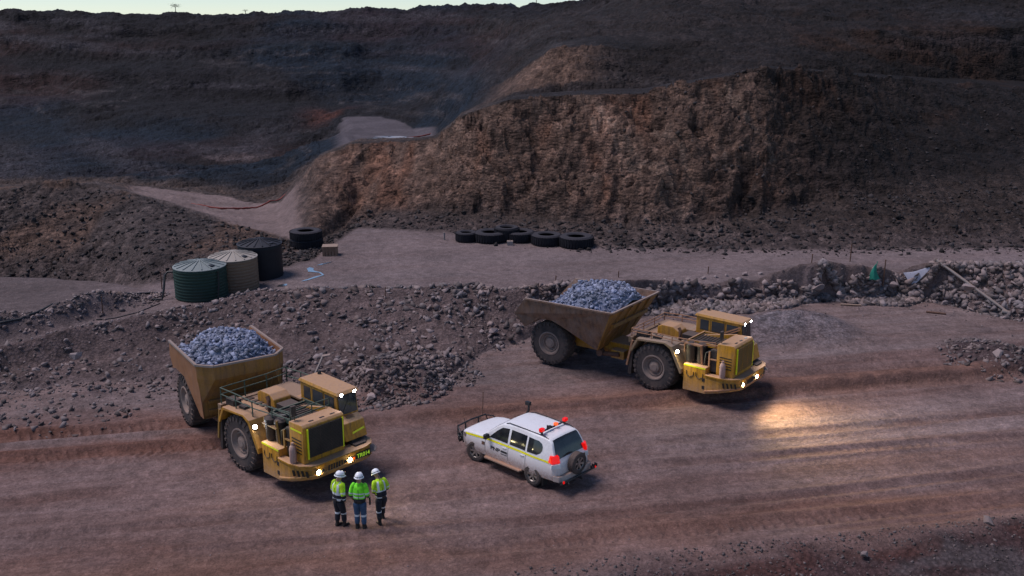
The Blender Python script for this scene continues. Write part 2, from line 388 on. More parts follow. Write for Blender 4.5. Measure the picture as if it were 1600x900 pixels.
def blocks(x, y):
    """value per ragged cell: broken rock"""
    xi = np.floor(x).astype(np.int64); yi = np.floor(y).astype(np.int64); best = np.full(np.shape(x), 9.); val = np.zeros(np.shape(x))
    for dx in (-1, 0, 1):
        for dy in (-1, 0, 1):
            h1 = _perm[(_perm[(xi + dx) & 4095] + yi + dy) & 4095]; px_ = xi + dx + _val[h1] * .5 + .5; py_ = yi + dy + _val[(h1 + 777) & 4095] * .5 + .5
            d = (x - px_) ** 2 + (y - py_) ** 2; m = d < best; best = np.where(m, d, best)
            tl = _val[(h1 + 1500) & 4095] + (_val[(h1 + 99) & 4095] * (x - px_) + _val[(h1 + 2222) & 4095] * (y - py_)) * .9
            val = np.where(m, tl, val)
    return val
def sstep(a, b, x):
    t = np.clip((x - a) / (b - a), 0, 1); return t * t * (3 - 2 * t)

# ------------------------------------------------------------------ survey points (pixel of the photo + distance or height -> metres)
cp, sp_ = math.cos(PITCH), math.sin(PITCH)
def ray(px, py):
    u = px - 800.0; v = py - 450.0
    return u, FPX * cp - v * sp_, -FPX * sp_ - v * cp
def at_z(px, py, z=0.0):
    u, y, w = ray(px, py); k = (z - CAMH) / w; return u * k, y * k
def at_d(px, py, d):
    u, y, w = ray(px, py); return u / y, d, CAMH + d * w / y      # t=x/y, y, z
PAD = 0.9
def line(pts):
    T, D, Z = [], [], []
    for e in pts:
        if len(e) == 3: t, d, z = at_d(*e)
        else:
            x, y = at_z(e[0], e[1], e[3]); t, d, z = x / y, y, e[3]
        T.append(t); D.append(d); Z.append(z)
    o = np.argsort(T)
    return np.array(T)[o], np.array(D)[o], np.array(Z)[o]
Lines = [line(p) for p in (
 [(-600,475,60),(0,462,60),(150,452,59),(240,440,None,.2),(440,418,None,.9),(490,404,None,.9),(560,354,None,.9),(700,362,None,.9),(950,385,None,.9),(1200,388,None,.9),(1600,385,None,.9),(2200,385,None,.9)],
 [(-600,300,71),(0,300,71),(150,287,73),(250,315,70.5),(350,345,67),(430,368,64),(488,392,60.5),(565,344,71),(620,330,71),(750,330,70),(900,345,66),(1100,350,65),(1300,310,69),(1600,280,74),(2200,260,75)],
 [(-600,292,110),(0,292,110),(175,286,108),(300,300,98),(400,318,84),(440,315,80),(500,250,78),(560,222,81),(620,222,82),(680,213,80),(720,180,77.5),(800,152,77),(900,148,76),(1000,146,76),(1100,125,76.5),(1200,105,78.5),(1300,112,84),(1450,130,92),(1600,140,96),(2200,150,98)],
 [(-600,290,125),(0,290,125),(175,285,122),(300,296,112),(400,312,100),(440,300,100),(500,245,110),(545,222,128),(560,217,138),(680,216,138),(720,178,110),(800,150,100),(900,143,98),(1000,138,98),(1100,122,98),(1200,103,99),(1400,118,103),(1600,126,107),(2200,136,108)],
 [(-600,245,160),(0,240,160),(300,245,150),(440,240,150),(520,212,160),(545,183,180),(600,183,180),(650,200,160),(700,185,150),(740,150,125),(800,120,112),(830,95,110),(862,76,108),(910,72,108),(1000,78,108),(1100,68,110),(1300,55,112),(1600,45,112),(2200,40,112)],
 [(-600,140,210),(0,150,210),(300,150,205),(450,155,200),(520,165,200),(600,150,205),(680,120,200),(760,90,180),(800,60,165),(870,35,160),(950,3,155),(1050,-30,150),(1300,-40,145),(1600,-50,145),(2200,-50,145)],
 [(-600,15,250),(0,18,250),(200,23,250),(395,24,250),(402,19,250),(500,19,250),(520,16,250),(640,15,250),(700,10,250),(770,6,250),(790,6,250),(810,11,250),(880,7,250),(950,2,240),(1050,-60,220),(1600,-90,210),(2200,-90,210)])]
def profile(t):
    """control distances and heights for azimuth t (arrays K x len(t))"""
    D = [np.interp(t, T, d) for T, d, z in Lines]; Z = [np.interp(t, T, z) for T, d, z in Lines]
    for k in range(1, len(D)): D[k] = np.maximum(D[k], D[k - 1] + 1.0)
    D.append(D[-1] + 60); Z.append(Z[-1] - .5); D.append(D[-1] + 500); Z.append(Z[-1] - 3)
    return np.array(D), np.array(Z)

def pl(pts, zf):
    P = [(*at_z(a[0], a[1], a[2] if len(a) > 2 else zf), a[2] if len(a) > 2 else zf) for a in pts]; P.sort()
    return [np.array(q) for q in zip(*P)]
crest = pl([(-400,620,1.5),(-200,590,1.5),(0,542,1.5),(130,514,1.6),(250,484,1.8),(400,459,1.9),(600,454,1.9),(800,450,1.9),(950,442,2.0),(1100,429,2.2),(1300,411,2.4),(1450,409,2.4),(1600,420,2.3),(1800,430,2.3),(2100,440,2.2)], 0)
foot = pl([(-400,660),(-200,630),(0,606),(250,588),(400,592),(540,612),(690,592),(760,545),(860,522),(1000,492),(1100,472),(1200,470),(1400,466),(1500,484),(1600,503),(1800,515),(2100,520)], .1)
berm2 = pl([(-400,545,1.6),(-200,520,1.6),(0,492,1.6),(120,470,1.6),(235,446,1.5)], 0)
SA, CA = math.sin(R(11)), math.cos(R(11))
def q_of(x, y): return -x * SA + y * CA
def near_z(x, y):
    q = q_of(x, y); s = x * CA + y * SA
    wob = fbm(x * .25, y * .25, 5.0, 3)
    z = .05 * wob + .03 * fbm(s * .12, q * .9, 8.0, 3)
    # near right shoulder
    z = z - .55 * sstep(23.6, 20.5, q + 1.0 * fbm(x * .3, 0 * y, 2.0, 3)) * sstep(-6, 6, x)
    ed = np.exp(-((q - 23.5 - .4 * wob) / .5) ** 2) * sstep(-2, 4, x); z = z + .14 * ed
    # windrow and wheel ruts along the far road edge
    qc = 35.1 + .35 * fbm(x * .15, 0 * y, 9.0, 2)
    zr = .22 * (.25 + .75 * sstep(-9, -5, x)) * np.exp(-((q - qc) / .38) ** 2)
    z = z + zr * (.9 + .4 * sstep(2, 8, x)) * (.6 + .8 * np.abs(fbm(x * .8, y * .8, 5., 3)) + .4) + .22 * sstep(qc - .1, qc + .5, q) * sstep(3, 9, x)
    def rut(q0, w, dep, xa, xb, lug):
        a = np.exp(-((q - q0) / w) ** 4) * sstep(xa - 2, xa + 2, x) * sstep(xb + 2, xb - 2, x)
        q_ = q + .25 * np.sin(x * .13 + q0) - q0; a = np.exp(-(q_ / w) ** 4) * sstep(xa - 2, xa + 2, x) * sstep(xb + 2, xb - 2, x); lg = np.maximum(np.sin(s * 2 * PI / .36 + np.abs(q_) * 7.0), -.3) * (.5 + .9 * fbm(x * .5, y * .8, q0, 2))
        rim = np.exp(-((np.abs(q_) - w * 1.25) / .16) ** 2) * sstep(xa - 2, xa + 2, x) * sstep(xb + 2, xb - 2, x)
        return -dep * a + lug * lg * a + .06 * rim
    z = z + rut(34.1, .45, .12, -40, -6.5, .10) + rut(36.2, .5, .14, -40, -12.5, .11) + rut(35.2, .3, .05, -40, -10, .02)
    z = z + rut(30.6, .32, .035, -40, -12, .025) + rut(28.4, .3, .03, -40, 2, .018) + rut(26.4, .3, .03, -12, 40, .02) + rut(24.9, .4, .05, -2, 40, .05) + rut(31.2, .3, .03, 4, 40, .02) + rut(29.0, .3, .03, 2, 40, .02) + rut(33.2, .35, .05, -40, -8, .03) + rut(37.6, .4, .06, 8.5, 40, .06) + rut(36.3, .4, .06, 8, 40, .06) + rut(34.2, .35, .04, -3, 30, .02)
    # shoulder between road edge and the berm
    yf = np.interp(x, foot[0], foot[1]) + 1.0 * fbm(x * .35, 0 * y, 1.0, 3) + .25 * fbm(x * 1.3, y * 1.3, 4., 3)
    yc = np.interp(x, crest[0], crest[1]) + .7 * fbm(x * .3, 0 * y, 3.0, 3); zc = np.interp(x, crest[0], crest[2]) * (1 + .14 * fbm(x * .4, 0 * y, 6., 3))
    u = np.clip((y - yf) / np.maximum(yc - yf, .5), 0, 1)
    up = zc * (u ** 1.15 * (1 - .25 * np.sin(u * PI)) + .10 * np.sin(u * PI * 2.0) * (1 - u))
    lump = (.35 * fbm(x * .55, y * .55, 12., 4) + .13 * ridged(x * 1.7, y * 1.7, 2., 3)) * np.sin(np.clip(u, 0, 1) * PI)
    padz = np.interp(x, [-40, -24, -18, -10, 60], [.3, .5, .9, PAD, PAD])
    back = zc + (padz - zc) * sstep(0.1, 2.4, y - yc)
    bz = np.where(y < yc, up + lump, back)
    w = sstep(yf - .3, yf + .3, y)
    z = np.maximum(z * (1 - w) + w * bz, z * (1 - w))
    # second rubble line behind the hose on the left
    y2 = np.interp(x, berm2[0], berm2[1]) + .5 * fbm(x * .4, 0 * y, 31., 3); m2 = sstep(-18.5, -21.5, x)
    z = z + m2 * 1.1 * np.exp(-((y - y2) / 1.3) ** 2) * (1 + .3 * fbm(x * .6, y * .6, 3., 3))
    # heaps
    for px, py, r, h in ((625, 590, 2.1, 1.25), (580, 600, 1.5, .7), (660, 600, 1.2, .4), (1250, 512, 3.2, 1.0), (1180, 520, 2.4, .65), (1330, 528, 2.0, .35), (1560, 556, 2.4, .6), (440, 596, 1.8, .35), (120, 612, 2.6, .35)):
        X, Y = at_z(px, py, .3); rr = np.hypot((x - X), (y - Y) * 1.0) * (1 + .22 * fbm(x * .5, y * .5, px * .1, 3))
        z = z + h * np.maximum(0, 1 - rr / r) ** 1.2 * (1 + .25 * fbm(x * 1.6, y * 1.6, 3., 3))
    return z, u, yf, yc

def height(x, y):
    t = x / y
    D, Z = profile(t + .010 * fbm(x * .07, y * .07, 1., 3) + .004 * fbm(x * .3, y * .3, 2., 3))
    wy = 1.8 * fbm(x * .09, y * .05, 21., 4) * sstep(60, 75, y)
    def prof(yy):
        zf = Z[0].copy(); zone = np.zeros_like(x)
        for k in range(len(D) - 1):
            u = np.clip((yy - D[k]) / (D[k + 1] - D[k]), 0, 1)
            m = yy >= D[k]; zf = np.where(m, Z[k] + (Z[k + 1] - Z[k]) * u, zf); zone = np.where(m, k + u, zone)
        return zf, zone
    z0, zo0 = prof(y + wy)
    # erosion gullies and ledges push the faces in and out (sideways, not up)
    xs_ = x - .45 * z0 + .8 * fbm(x * .15, z0 * .2, 6., 3)
    fw = sstep(.25, .8, zo0) * sstep(2.25, 2.0, zo0) * sstep(-.27, -.22, t) * (.30 + .70 * sstep(.46, .20, t + .08 * fbm(x * .1, z0 * .1, 5., 2))) + .7 * sstep(0.05, .3, zo0) * sstep(1.0, .85, zo0) * sstep(-.20, -.24, t)
    fw2 = sstep(3.9, 4.2, zo0) * sstep(5.6, 5.0, zo0)
    gy = 1.7 * ridged(xs_ * .16, z0 * .03, 3., 2) + .95 * ridged(xs_ * .46, z0 * .06, 9., 2) + .42 * ridged(xs_ * 1.25, z0 * .12, 15., 2)
    led = (z0 + .22 * x + .8 * fbm(x * .12, z0 * .2, 8., 3)) / 1.25; lf = led - np.floor(led); led2 = (z0 - .12 * x + .5 * fbm(x * .3, z0 * .5, 18., 3)) / .45; lf2 = led2 - np.floor(led2)
    jag = .50 * blocks(xs_ * .55, z0 * 1.1) + .26 * blocks(xs_ * 1.5, z0 * 2.6) + .8 * fbm(x * .5, z0 * .7, 2., 3) * (fw > 0)
    wy = wy + fw * (gy * .70 + jag * 1.1 + .55 * (lf - .5) + .18 * (lf2 - .5)) + fw2 * 1.5 * (3.0 * ridged((x + .8 * z0) * .05, z0 * .02, 3., 3) + 1.4 * ridged((x + z0) * .16, z0 * .05, 6., 3) + 1.8 * fbm(x * .08, z0 * .3, 4., 3))
    yy = y + wy
    zf, zone = prof(yy)
    zn, u, yf, yc = near_z(x, y)
    b = sstep(D[0] - 5.5, D[0], y + .6 * fbm(x * .4, y * .4, 3., 3))
    z = zn * (1 - b) + zf * b
    far = y > D[0]
    # slope of each stretch controls how rough it is
    amp = np.zeros_like(x)
    for k in range(len(D) - 2):
        sl_ = np.abs(Z[k + 1] - Z[k]) / (D[k + 1] - D[k]); a = np.clip(sl_ * 1.5, .08, 1.0)
        amp = np.where((yy >= D[k]) & (yy < D[k + 1]), a, amp)
    amp = np.where((yy > 118) & (zone > 3.9), np.maximum(amp, .75), amp); amp = np.where((zone > 2.9) & (zone < 4) & (t < -.2), np.maximum(amp, .6), amp); amp = np.where((zone > 3.9) & (zone < 4.1) & (t > -.20) & (t < -.06), .08, amp)
    amp = amp * sstep(D[0] - .5, D[0] + 2.5, y) * sstep(D[-2] + 20, D[-3], y)
    amp = np.where(zone < 1, np.maximum(amp, .35) * sstep(D[0] - .5, D[0] + 3, y), amp)
    amp = amp * (1 - .72 * np.clip(fw, 0, 1)) * (1 - .45 * fw2)
    gull = ridged((x + .55 * y) * .30 + .5 * fbm(x * .2, y * .2, 3., 2), y * .05, 0.0, 4, .55)
    rough = fbm(x * .22, y * .22, z * .22, 5, .55); fine = ridged(x * 1.1, y * 1.1, z * 1.4, 4, .6)
    big = fbm(x * .045, y * .045, 40., 4)
    sc = 1 + sstep(110, 220, y) * 1.2
    z = z + amp * (1.0 * rough * sc + 1.25 * gull * sstep(1.0, 1.4, zone) * sstep(2.2, 1.9, zone) * sstep(-8, 0, x) * 1.5 + .42 * fine + .22 * ridged(x * 2.6, y * 2.0, z * 2.2, 3, .6) * (y < 125) + 2.2 * big * sstep(100, 150, y) * (y < 240))
    ry = y + z * 1.2
    wx = x + .6 * fbm(x * .5, ry * .5, 4., 2)
    strat = (z * 1.0 + .22 * x * np.sign(-8 + x * 0 + 16 * (x > 6)) + .10 * y + 1.6 * fbm(x * .07, y * .07, 3., 3)) / 1.7; sfr = strat - np.floor(strat)
    z = z + amp * (1 - .5 * np.clip(fw, 0, 1)) * (.26 * blocks(wx * .38, ry * .5) + .17 * blocks(wx * .95, ry * 1.2) + .13 * blocks(x * 2.3, ry * 2.6) * (y < 110) + .75 * (sstep(.45, .92, sfr) - sfr) * (zone > .9)) * (1 - .5 * sstep(180, 220, y))
    # terraces on the far walls
    tz = z / 6.5 + 1.1 * fbm(x * .012, y * .012, 57., 3) + .03 * x * sstep(-10, 10, -x) * .3 + .4 * fbm(x * .02, y * .02, 7., 3); fr = tz - np.floor(tz)
    z = z + (sstep(.45, .95, fr) - fr) * 1.5 * sstep(120, 150, y) * sstep(D[6] + 4, D[6] - 4, y)
    return z, zone, u, yf, yc, amp

# ------------------------------------------------------------------ the ground sheet, dense where it shows large
NC, NR = 1060, 900
tt = np.linspace(-1, 1, NC); tcol = np.sign(tt) * (np.abs(tt) * .62 + .30 * np.maximum(np.abs(tt) - .9, 0) * 10 * (np.abs(tt) > .9))
ysam = np.concatenate([np.linspace(13, 70, 700), np.linspace(70.2, 260, 700), np.linspace(262, 900, 60)])
cols = np.arange(0, NC, 10); 
if cols[-1] != NC - 1: cols = np.append(cols, NC - 1)
Yrows = np.zeros((len(cols), NR))
TT, YY = np.meshgrid(tcol[cols], ysam, indexing='ij')
ZZ = height(TT * YY, YY)[0]
dist = np.hypot(YY, ZZ - CAMH)
dl = np.hypot(np.diff(YY, axis=1) * (.16 + .84 * CAMH * .9 / dist[:, 1:]), np.diff(ZZ, axis=1)) / dist[:, 1:]
dl = np.where(YY[:, 1:] > 262, dl * .15, dl); dl = dl + 2e-5
cum = np.concatenate([np.zeros((len(cols), 1)), np.cumsum(dl, axis=1)], axis=1)
# smooth the row spacing across columns so that neighbouring columns agree
ker = np.exp(-np.linspace(-2, 2, 9) ** 2); ker /= ker.sum()
for i in range(len(cols)): Yrows[i] = np.interp(np.linspace(0, cum[i, -1], NR), cum[i], ysam)
pad_ = np.pad(Yrows, ((4, 4), (0, 0)), mode='edge'); Yrows = sum(ker[k] * pad_[k:k + len(cols)] for k in range(9))
Yall = np.zeros((NC, NR))
for j in range(NR): Yall[:, j] = np.interp(np.arange(NC), cols, Yrows[:, j])
X = tcol[:, None] * Yall; Y = Yall
Zg, zone, U, YF, YC, AMP = height(X, Y)
Q = q_of(X, Y)
# --- surface kinds, plus shade painted along ledges and gullies
col = np.zeros((NC, NR, 3)); grain = np.zeros((NC, NR, 3))
road_c = np.array([.175, .120, .113]); pad_c = np.array([.160, .124, .124]); berm_c = np.array([.105, .076, .074])
rust_c = np.array([.135, .068, .046]); tan_c = np.array([.130, .084, .067]); slate_c = np.array([.0105, .0098, .0130]); blue_c = np.array([.006, .0155, .030]); brown_c = np.array([.075, .056, .052]); red_c = np.array([.13, .045, .03])
def blend(c, target, w):
    return c * (1 - w[..., None]) + target * w[..., None]
onroad = sstep(YF + .3, YF - .6, Y)
col[:] = pad_c; col = blend(col, road_c, onroad)
grain[..., 1] = onroad * .9 + .35 * (1 - onroad); grain[..., 0] = .42
n1 = fbm(X * .12, Y * .3, 3., 4); n2 = fbm(X * .5, Y * .9, 13., 4)
col = blend(col, np.array([.15, .072, .052]), onroad * np.clip(np.exp(-((Q - 36.1 + n2) / 1.0) ** 2) * sstep(-5, -9, X) + np.exp(-((Q - 34.0 + n2 * .5) / .8) ** 2) * sstep(-4, -8, X) * .8, 0, .85))
col = blend(col, np.array([.19, .10, .072]), onroad * np.clip(np.exp(-((Q - 35.2 - .4 * n2) / .9) ** 2) * sstep(-6, 0, X), 0, .75))
col = blend(col, np.array([.165, .09, .068]), onroad * np.clip(np.exp(-((Q - 25.2 + n2) / 1.3) ** 2) * .8 * sstep(-.35, .3, n1 + .25), 0, .8))
col = blend(col, np.array([.20, .165, .168]), onroad * np.clip(np.exp(-((Q - 31.5 + n1 * 2) / 2.0) ** 2) * sstep(0, 8, X) * .6, 0, .7))
col = blend(col, np.array([.165, .135, .135]), onroad * np.clip(np.exp(-((Q - 35.25 - .2 * n2) / .30) ** 2) * sstep(-8, -13, X) * .55, 0, .9))
edge = sstep(23.6, 22.6, Q + 1.2 * n1 + .6 * n2) * sstep(-3, 3, X); col = blend(col, np.array([.062, .036, .036]), edge); col = blend(col, np.array([.085, .070, .073]), edge * sstep(-.05, .30, fbm(X * .7, Y * 1.3, 43., 4)) * .8); col = blend(col, np.array([.085, .035, .028]), edge * sstep(.0, .35, fbm(X * .5, Y * .9, 63., 4)) * .6); grain[..., 0] = np.maximum(grain[..., 0], edge * 1.0); grain[..., 1] *= 1 - edge
for q0_, xa_, xb_ in ((30.6, -40, -12), (28.4, -40, 2), (26.4, -12, 40), (24.9, -2, 40), (31.2, 4, 40), (29.0, 2, 40), (33.2, -40, -8), (34.1, -40, -6.5), (36.2, -40, -12.5), (37.6, 8.5, 40), (36.3, 8, 40)):
    w_ = np.exp(-((Q + .25 * np.sin(X * .13 + q0_) - q0_) / .42) ** 2) * sstep(xa_ - 2, xa_ + 2, X) * sstep(xb_ + 2, xb_ - 2, X) * np.clip(.55 + 1.2 * n2, 0, 1); col = blend(col, np.array([.115, .070, .062]), onroad * w_ * .75)
w_ = np.exp(-((Q - 35.1 + .18) / .22) ** 2) * sstep(-5, 1, X); col = blend(col, np.array([.075, .045, .042]), onroad * w_ * .7)  # dark shading line painted along the near side of the windrow
shoulder = sstep(37.4, 38.4, Q + n2) * onroad; col = blend(col, np.array([.165, .128, .125]), shoulder * .8); grain[..., 0] = np.maximum(grain[..., 0], shoulder * .45)
bm_ = sstep(YF - .2, YF + .5, Y) * sstep(YC + 2.6, YC + 1.0, Y); col = blend(col, berm_c, bm_); grain[..., 0] = np.maximum(grain[..., 0], bm_ * .9); grain[..., 1] *= 1 - bm_
for px, py, r in ((1250, 512, 3.4), (1180, 520, 2.6)):
    hx, hy = at_z(px, py, .3); w = sstep(r, r * .6, np.hypot(X - hx, Y - hy)); col = blend(col, np.array([.145, .130, .142]), w * .7); grain[..., 0] = np.maximum(grain[..., 0], w)
for px, py, r in ((1560, 552, 2.8),):
    hx, hy = at_z(px, py, .3); w = sstep(r, r * .6, np.hypot(X - hx, Y - hy)); col = blend(col, np.array([.05, .04, .045]), w * .8); grain[..., 0] = np.maximum(grain[..., 0], w)
D, Zc = profile(X[:, :1] * 0 + tcol[:, None]); D = D[..., 0][..., None]
T2 = X / Y
far = sstep(-1.0, .5, Y - D[0]); 
fc = np.zeros_like(col); fc[:] = brown_c * .85
m1 = fbm(X * .10, Y * .10, Zg * .12, 4); m2n = fbm(X * .33, Y * .1, Zg * .10 + 5, 4); m3 = fbm(X * .03, Y * .03, Zg * .05 + 9, 4)
face = sstep(.95, 1.2, zone) * sstep(2.05, 1.95, zone)
rightface = face * sstep(-.26, -.19, T2) * sstep(.42, .18, T2 + .10 * m1)
fc = blend(fc, tan_c * .8, rightface * .9)
fc = blend(fc, rust_c, rightface * sstep(.08, .36, m2n + .05) * .8 * sstep(-.22, -.12, T2))
fc = blend(fc, tan_c * 1.1, rightface * sstep(.12, .34, fbm(X * .6 + Y * .2, Y * .1, Zg * .12, 3)) * .6)
gl = ridged((X + .55 * Y) * .30 + .5 * fbm(X * .2, Y * .2, 3., 2), Y * .05, 0.0, 4, .55); gl2 = ridged((X + .62 * Y) * .8 + .4 * fbm(X * .4, Y * .4, 8., 2), Y * .09 - Zg * .05, 4.0, 3, .6)
fc = fc * (1 + rightface[..., None] * (.15 * np.clip(gl, -1, 1) + .25 * np.clip(gl2, -1, 1))[..., None] * (1.0 - .4 * sstep(1.0, 1.3, zone)[..., None] * 0))  # relief shading put into the colour: gullies darker, ribs lighter
fc = blend(fc, np.array([.19, .14, .115]), rightface * .6 * sstep(.45, .8, gl2) * sstep(.04, .10, T2) * sstep(.32, .24, T2) * .8)
fc = fc * (1 - .55 * (np.exp(-((zone - 2.06 - .05 * m1) / .09) ** 2) * (T2 > -.2) + np.exp(-((zone - 1.62 - .25 * m1) / .05) ** 2) * (T2 > -.1) * .5)[..., None])  # shade lines painted at the crest lip and a ledge below it
top2 = sstep(3.9, 4.1, zone) * sstep(4.0, 4.02, zone * 0 + 4.01)
uppertan = sstep(3.05, 3.2, zone) * sstep(4.02, 3.98, zone) * sstep(-.055, -.01, T2) * sstep(.12, .05, T2); fc = blend(fc, tan_c * .85, uppertan)
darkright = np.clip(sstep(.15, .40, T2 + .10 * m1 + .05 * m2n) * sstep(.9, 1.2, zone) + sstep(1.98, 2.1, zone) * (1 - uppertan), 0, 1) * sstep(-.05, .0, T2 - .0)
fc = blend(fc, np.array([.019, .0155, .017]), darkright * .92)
fc = blend(fc, rust_c * .35, sstep(.26, .3, T2) * sstep(1.5, 1.7, zone) * sstep(.05, .25, m1) * .6)
leftfar = sstep(3.0, 3.3, zone) * sstep(.02, -.05, T2 - .002 * (zone - 4)); leftfar = np.maximum(leftfar, sstep(5.2, 5.6, zone))
fc = blend(fc, slate_c, leftfar)
fc = blend(fc, blue_c, np.clip(leftfar * sstep(-.08, .30, m3 + .30 * np.exp(-((T2 + .17) / .14) ** 2) * sstep(4.2, 5.2, zone) - .05), 0, 1) * .65)
fc = blend(fc, red_c * .32, leftfar * .45 * sstep(.10, .44, fbm(X * .02, Y * .02, Zg * .10 + 31, 4) + .16 * sstep(-.25, -.45, T2)) * .75)
fc = blend(fc, red_c * .9, leftfar * np.exp(-((T2 + .19) / .022) ** 2 - ((zone - 4.55 - .12 * m1) / .14) ** 2) * .5)
fc = fc * (1 + .5 * (gl2 * (T2 < -.2) * (zone < 1))[..., None])
farall = np.clip(leftfar + darkright * (zone > 2.1), 0, 1)
lgt = ridged((X + .7 * Y) * .035, Zg * .30, 3., 4, .6); lg2 = ridged(X * .12, Zg * .9 + Y * .05, 13., 3, .6); blot = fbm(X * .05, Zg * .15, 23., 3)
fc = blend(fc, np.array([.042, .039, .048]), farall * sstep(.30, .75, lgt) * sstep(-.25, .35, blot) * .75)
fc = blend(fc, np.array([.050, .044, .048]), farall * sstep(.45, .85, lg2) * sstep(-.1, .3, -blot) * .6)
fc = fc * (1 - .45 * (farall * sstep(.2, -.5, lgt))[..., None])
leftnear = sstep(-.20, -.24, T2) * sstep(2.0, 1.9, zone); fc = blend(fc, np.array([.062, .050, .050]), leftnear * .8)
fc = blend(fc, tan_c * .7, leftnear * sstep(.02, .25, fbm(X * .16, Y * .08, Zg * .2, 3)) * sstep(.15, .5, zone) * .9)
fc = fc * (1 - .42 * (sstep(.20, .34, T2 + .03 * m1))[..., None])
ramp_w = sstep(1.0, 1.12, zone) * sstep(2.02, 1.94, zone) * sstep(-.215, -.235, T2) * sstep(-.415, -.385, T2)
fc = blend(fc, np.array([.165, .120, .115]), ramp_w)
valley = sstep(2.95, 3.05, zone) * sstep(4.02, 3.95, zone) * sstep(-.075, -.085, T2) * sstep(-.19, -.17, T2)
fc = blend(fc, np.array([.085, .072, .082]), valley)
bench = np.exp(-((T2 + .285) / .035) ** 4) * np.exp(-((zone - 4.02) / .05) ** 2); fc = blend(fc, np.array([.10, .08, .085]), bench * .7)
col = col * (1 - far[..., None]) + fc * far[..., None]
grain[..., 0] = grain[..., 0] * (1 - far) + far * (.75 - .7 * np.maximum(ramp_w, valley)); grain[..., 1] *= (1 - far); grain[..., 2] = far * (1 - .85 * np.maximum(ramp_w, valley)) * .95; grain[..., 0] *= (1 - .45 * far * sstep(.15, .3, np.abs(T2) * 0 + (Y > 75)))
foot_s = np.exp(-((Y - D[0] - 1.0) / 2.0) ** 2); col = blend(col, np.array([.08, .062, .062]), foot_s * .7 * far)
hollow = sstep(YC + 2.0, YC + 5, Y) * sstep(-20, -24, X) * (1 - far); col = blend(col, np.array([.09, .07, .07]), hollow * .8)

def sheet(name, fmask):
    idx = np.arange(NC * NR).reshape(NC, NR)
    q = np.stack([idx[:-1, :-1], idx[1:, :-1], idx[1:, 1:], idx[:-1, 1:]], -1)[fmask]
    used, inv = np.unique(q, return_inverse=True); q = inv.reshape(-1, 4)
    co = np.stack([X, Y, Zg], -1).reshape(-1, 3)[used]
    me = bpy.data.meshes.new(name); me.vertices.add(len(co)); me.vertices.foreach_set("co", co.astype(np.float32).ravel())
    me.loops.add(q.size); me.loops.foreach_set("vertex_index", q.astype(np.int32).ravel())
    me.polygons.add(len(q)); me.polygons.foreach_set("loop_start", np.arange(0, q.size, 4, dtype=np.int32))
    me.update(calc_edges=True); me.polygons.foreach_set("use_smooth", np.ones(len(q), bool))
    for nm, A in (("earth", col), ("grain", grain)):
        a = me.color_attributes.new(nm, 'FLOAT_COLOR', 'POINT')
        a.data.foreach_set("color", np.concatenate([np.clip(A, 0, 1).reshape(-1, 3)[used], np.ones((len(used), 1))], 1).astype(np.float32).ravel())
    me.materials.append(M['earth']); o = bpy.data.objects.new(name, me); C.objects.link(o); tag(o, kind='structure')
    return o
fz = zone[:-1, :-1]; fY = Y[:-1, :-1]; isfar = fY > D[0][:-1]; isberm = (fY > YF[:-1, :-1]) & (fY < YC[:-1, :-1] + 2.2) & ~isfar; isroad = (fY <= YF[:-1, :-1]) & ~isfar
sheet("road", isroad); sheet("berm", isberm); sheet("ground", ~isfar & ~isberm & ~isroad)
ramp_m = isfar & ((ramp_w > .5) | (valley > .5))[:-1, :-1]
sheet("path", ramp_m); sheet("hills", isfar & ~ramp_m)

def gz(x, y):
    return height(np.atleast_1d(np.float64(x)), np.atleast_1d(np.float64(y)))[0]
def gz1(x, y): return float(gz(x, y)[0])

# ------------------------------------------------------------------ loose rock (merged rubble and single boulders)
def rock_shapes(n, k):
    out = []
    for _ in range(n):                      # convex lumps of k corners: broken stone, not pebbles
        bm = bmesh.new(); P = rng.normal(size=(k, 3)); P /= np.linalg.norm(P, axis=1)[:, None]; P *= rng.uniform(.75, 1.1, (k, 1))
        P *= np.array([rng.uniform(.85, 1.35), rng.uniform(.7, 1.05), rng.uniform(.45, .85)])
        for p in P: bm.verts.new(p)
        r_ = bmesh.ops.convex_hull(bm, input=bm.verts); bmesh.ops.delete(bm, geom=[g for g in r_["geom_interior"] if isinstance(g, bmesh.types.BMVert)], context='VERTS')
        bmesh.ops.triangulate(bm, faces=bm.faces); bm.verts.ensure_lookup_table(); bm.verts.index_update()
        out.append((np.array([v.co[:] for v in bm.verts]), np.array([[v.index for v in f.verts] for f in bm.faces]))); bm.free()
    return out
RS1, RS2 = rock_shapes(24, 8), rock_shapes(14, 13)
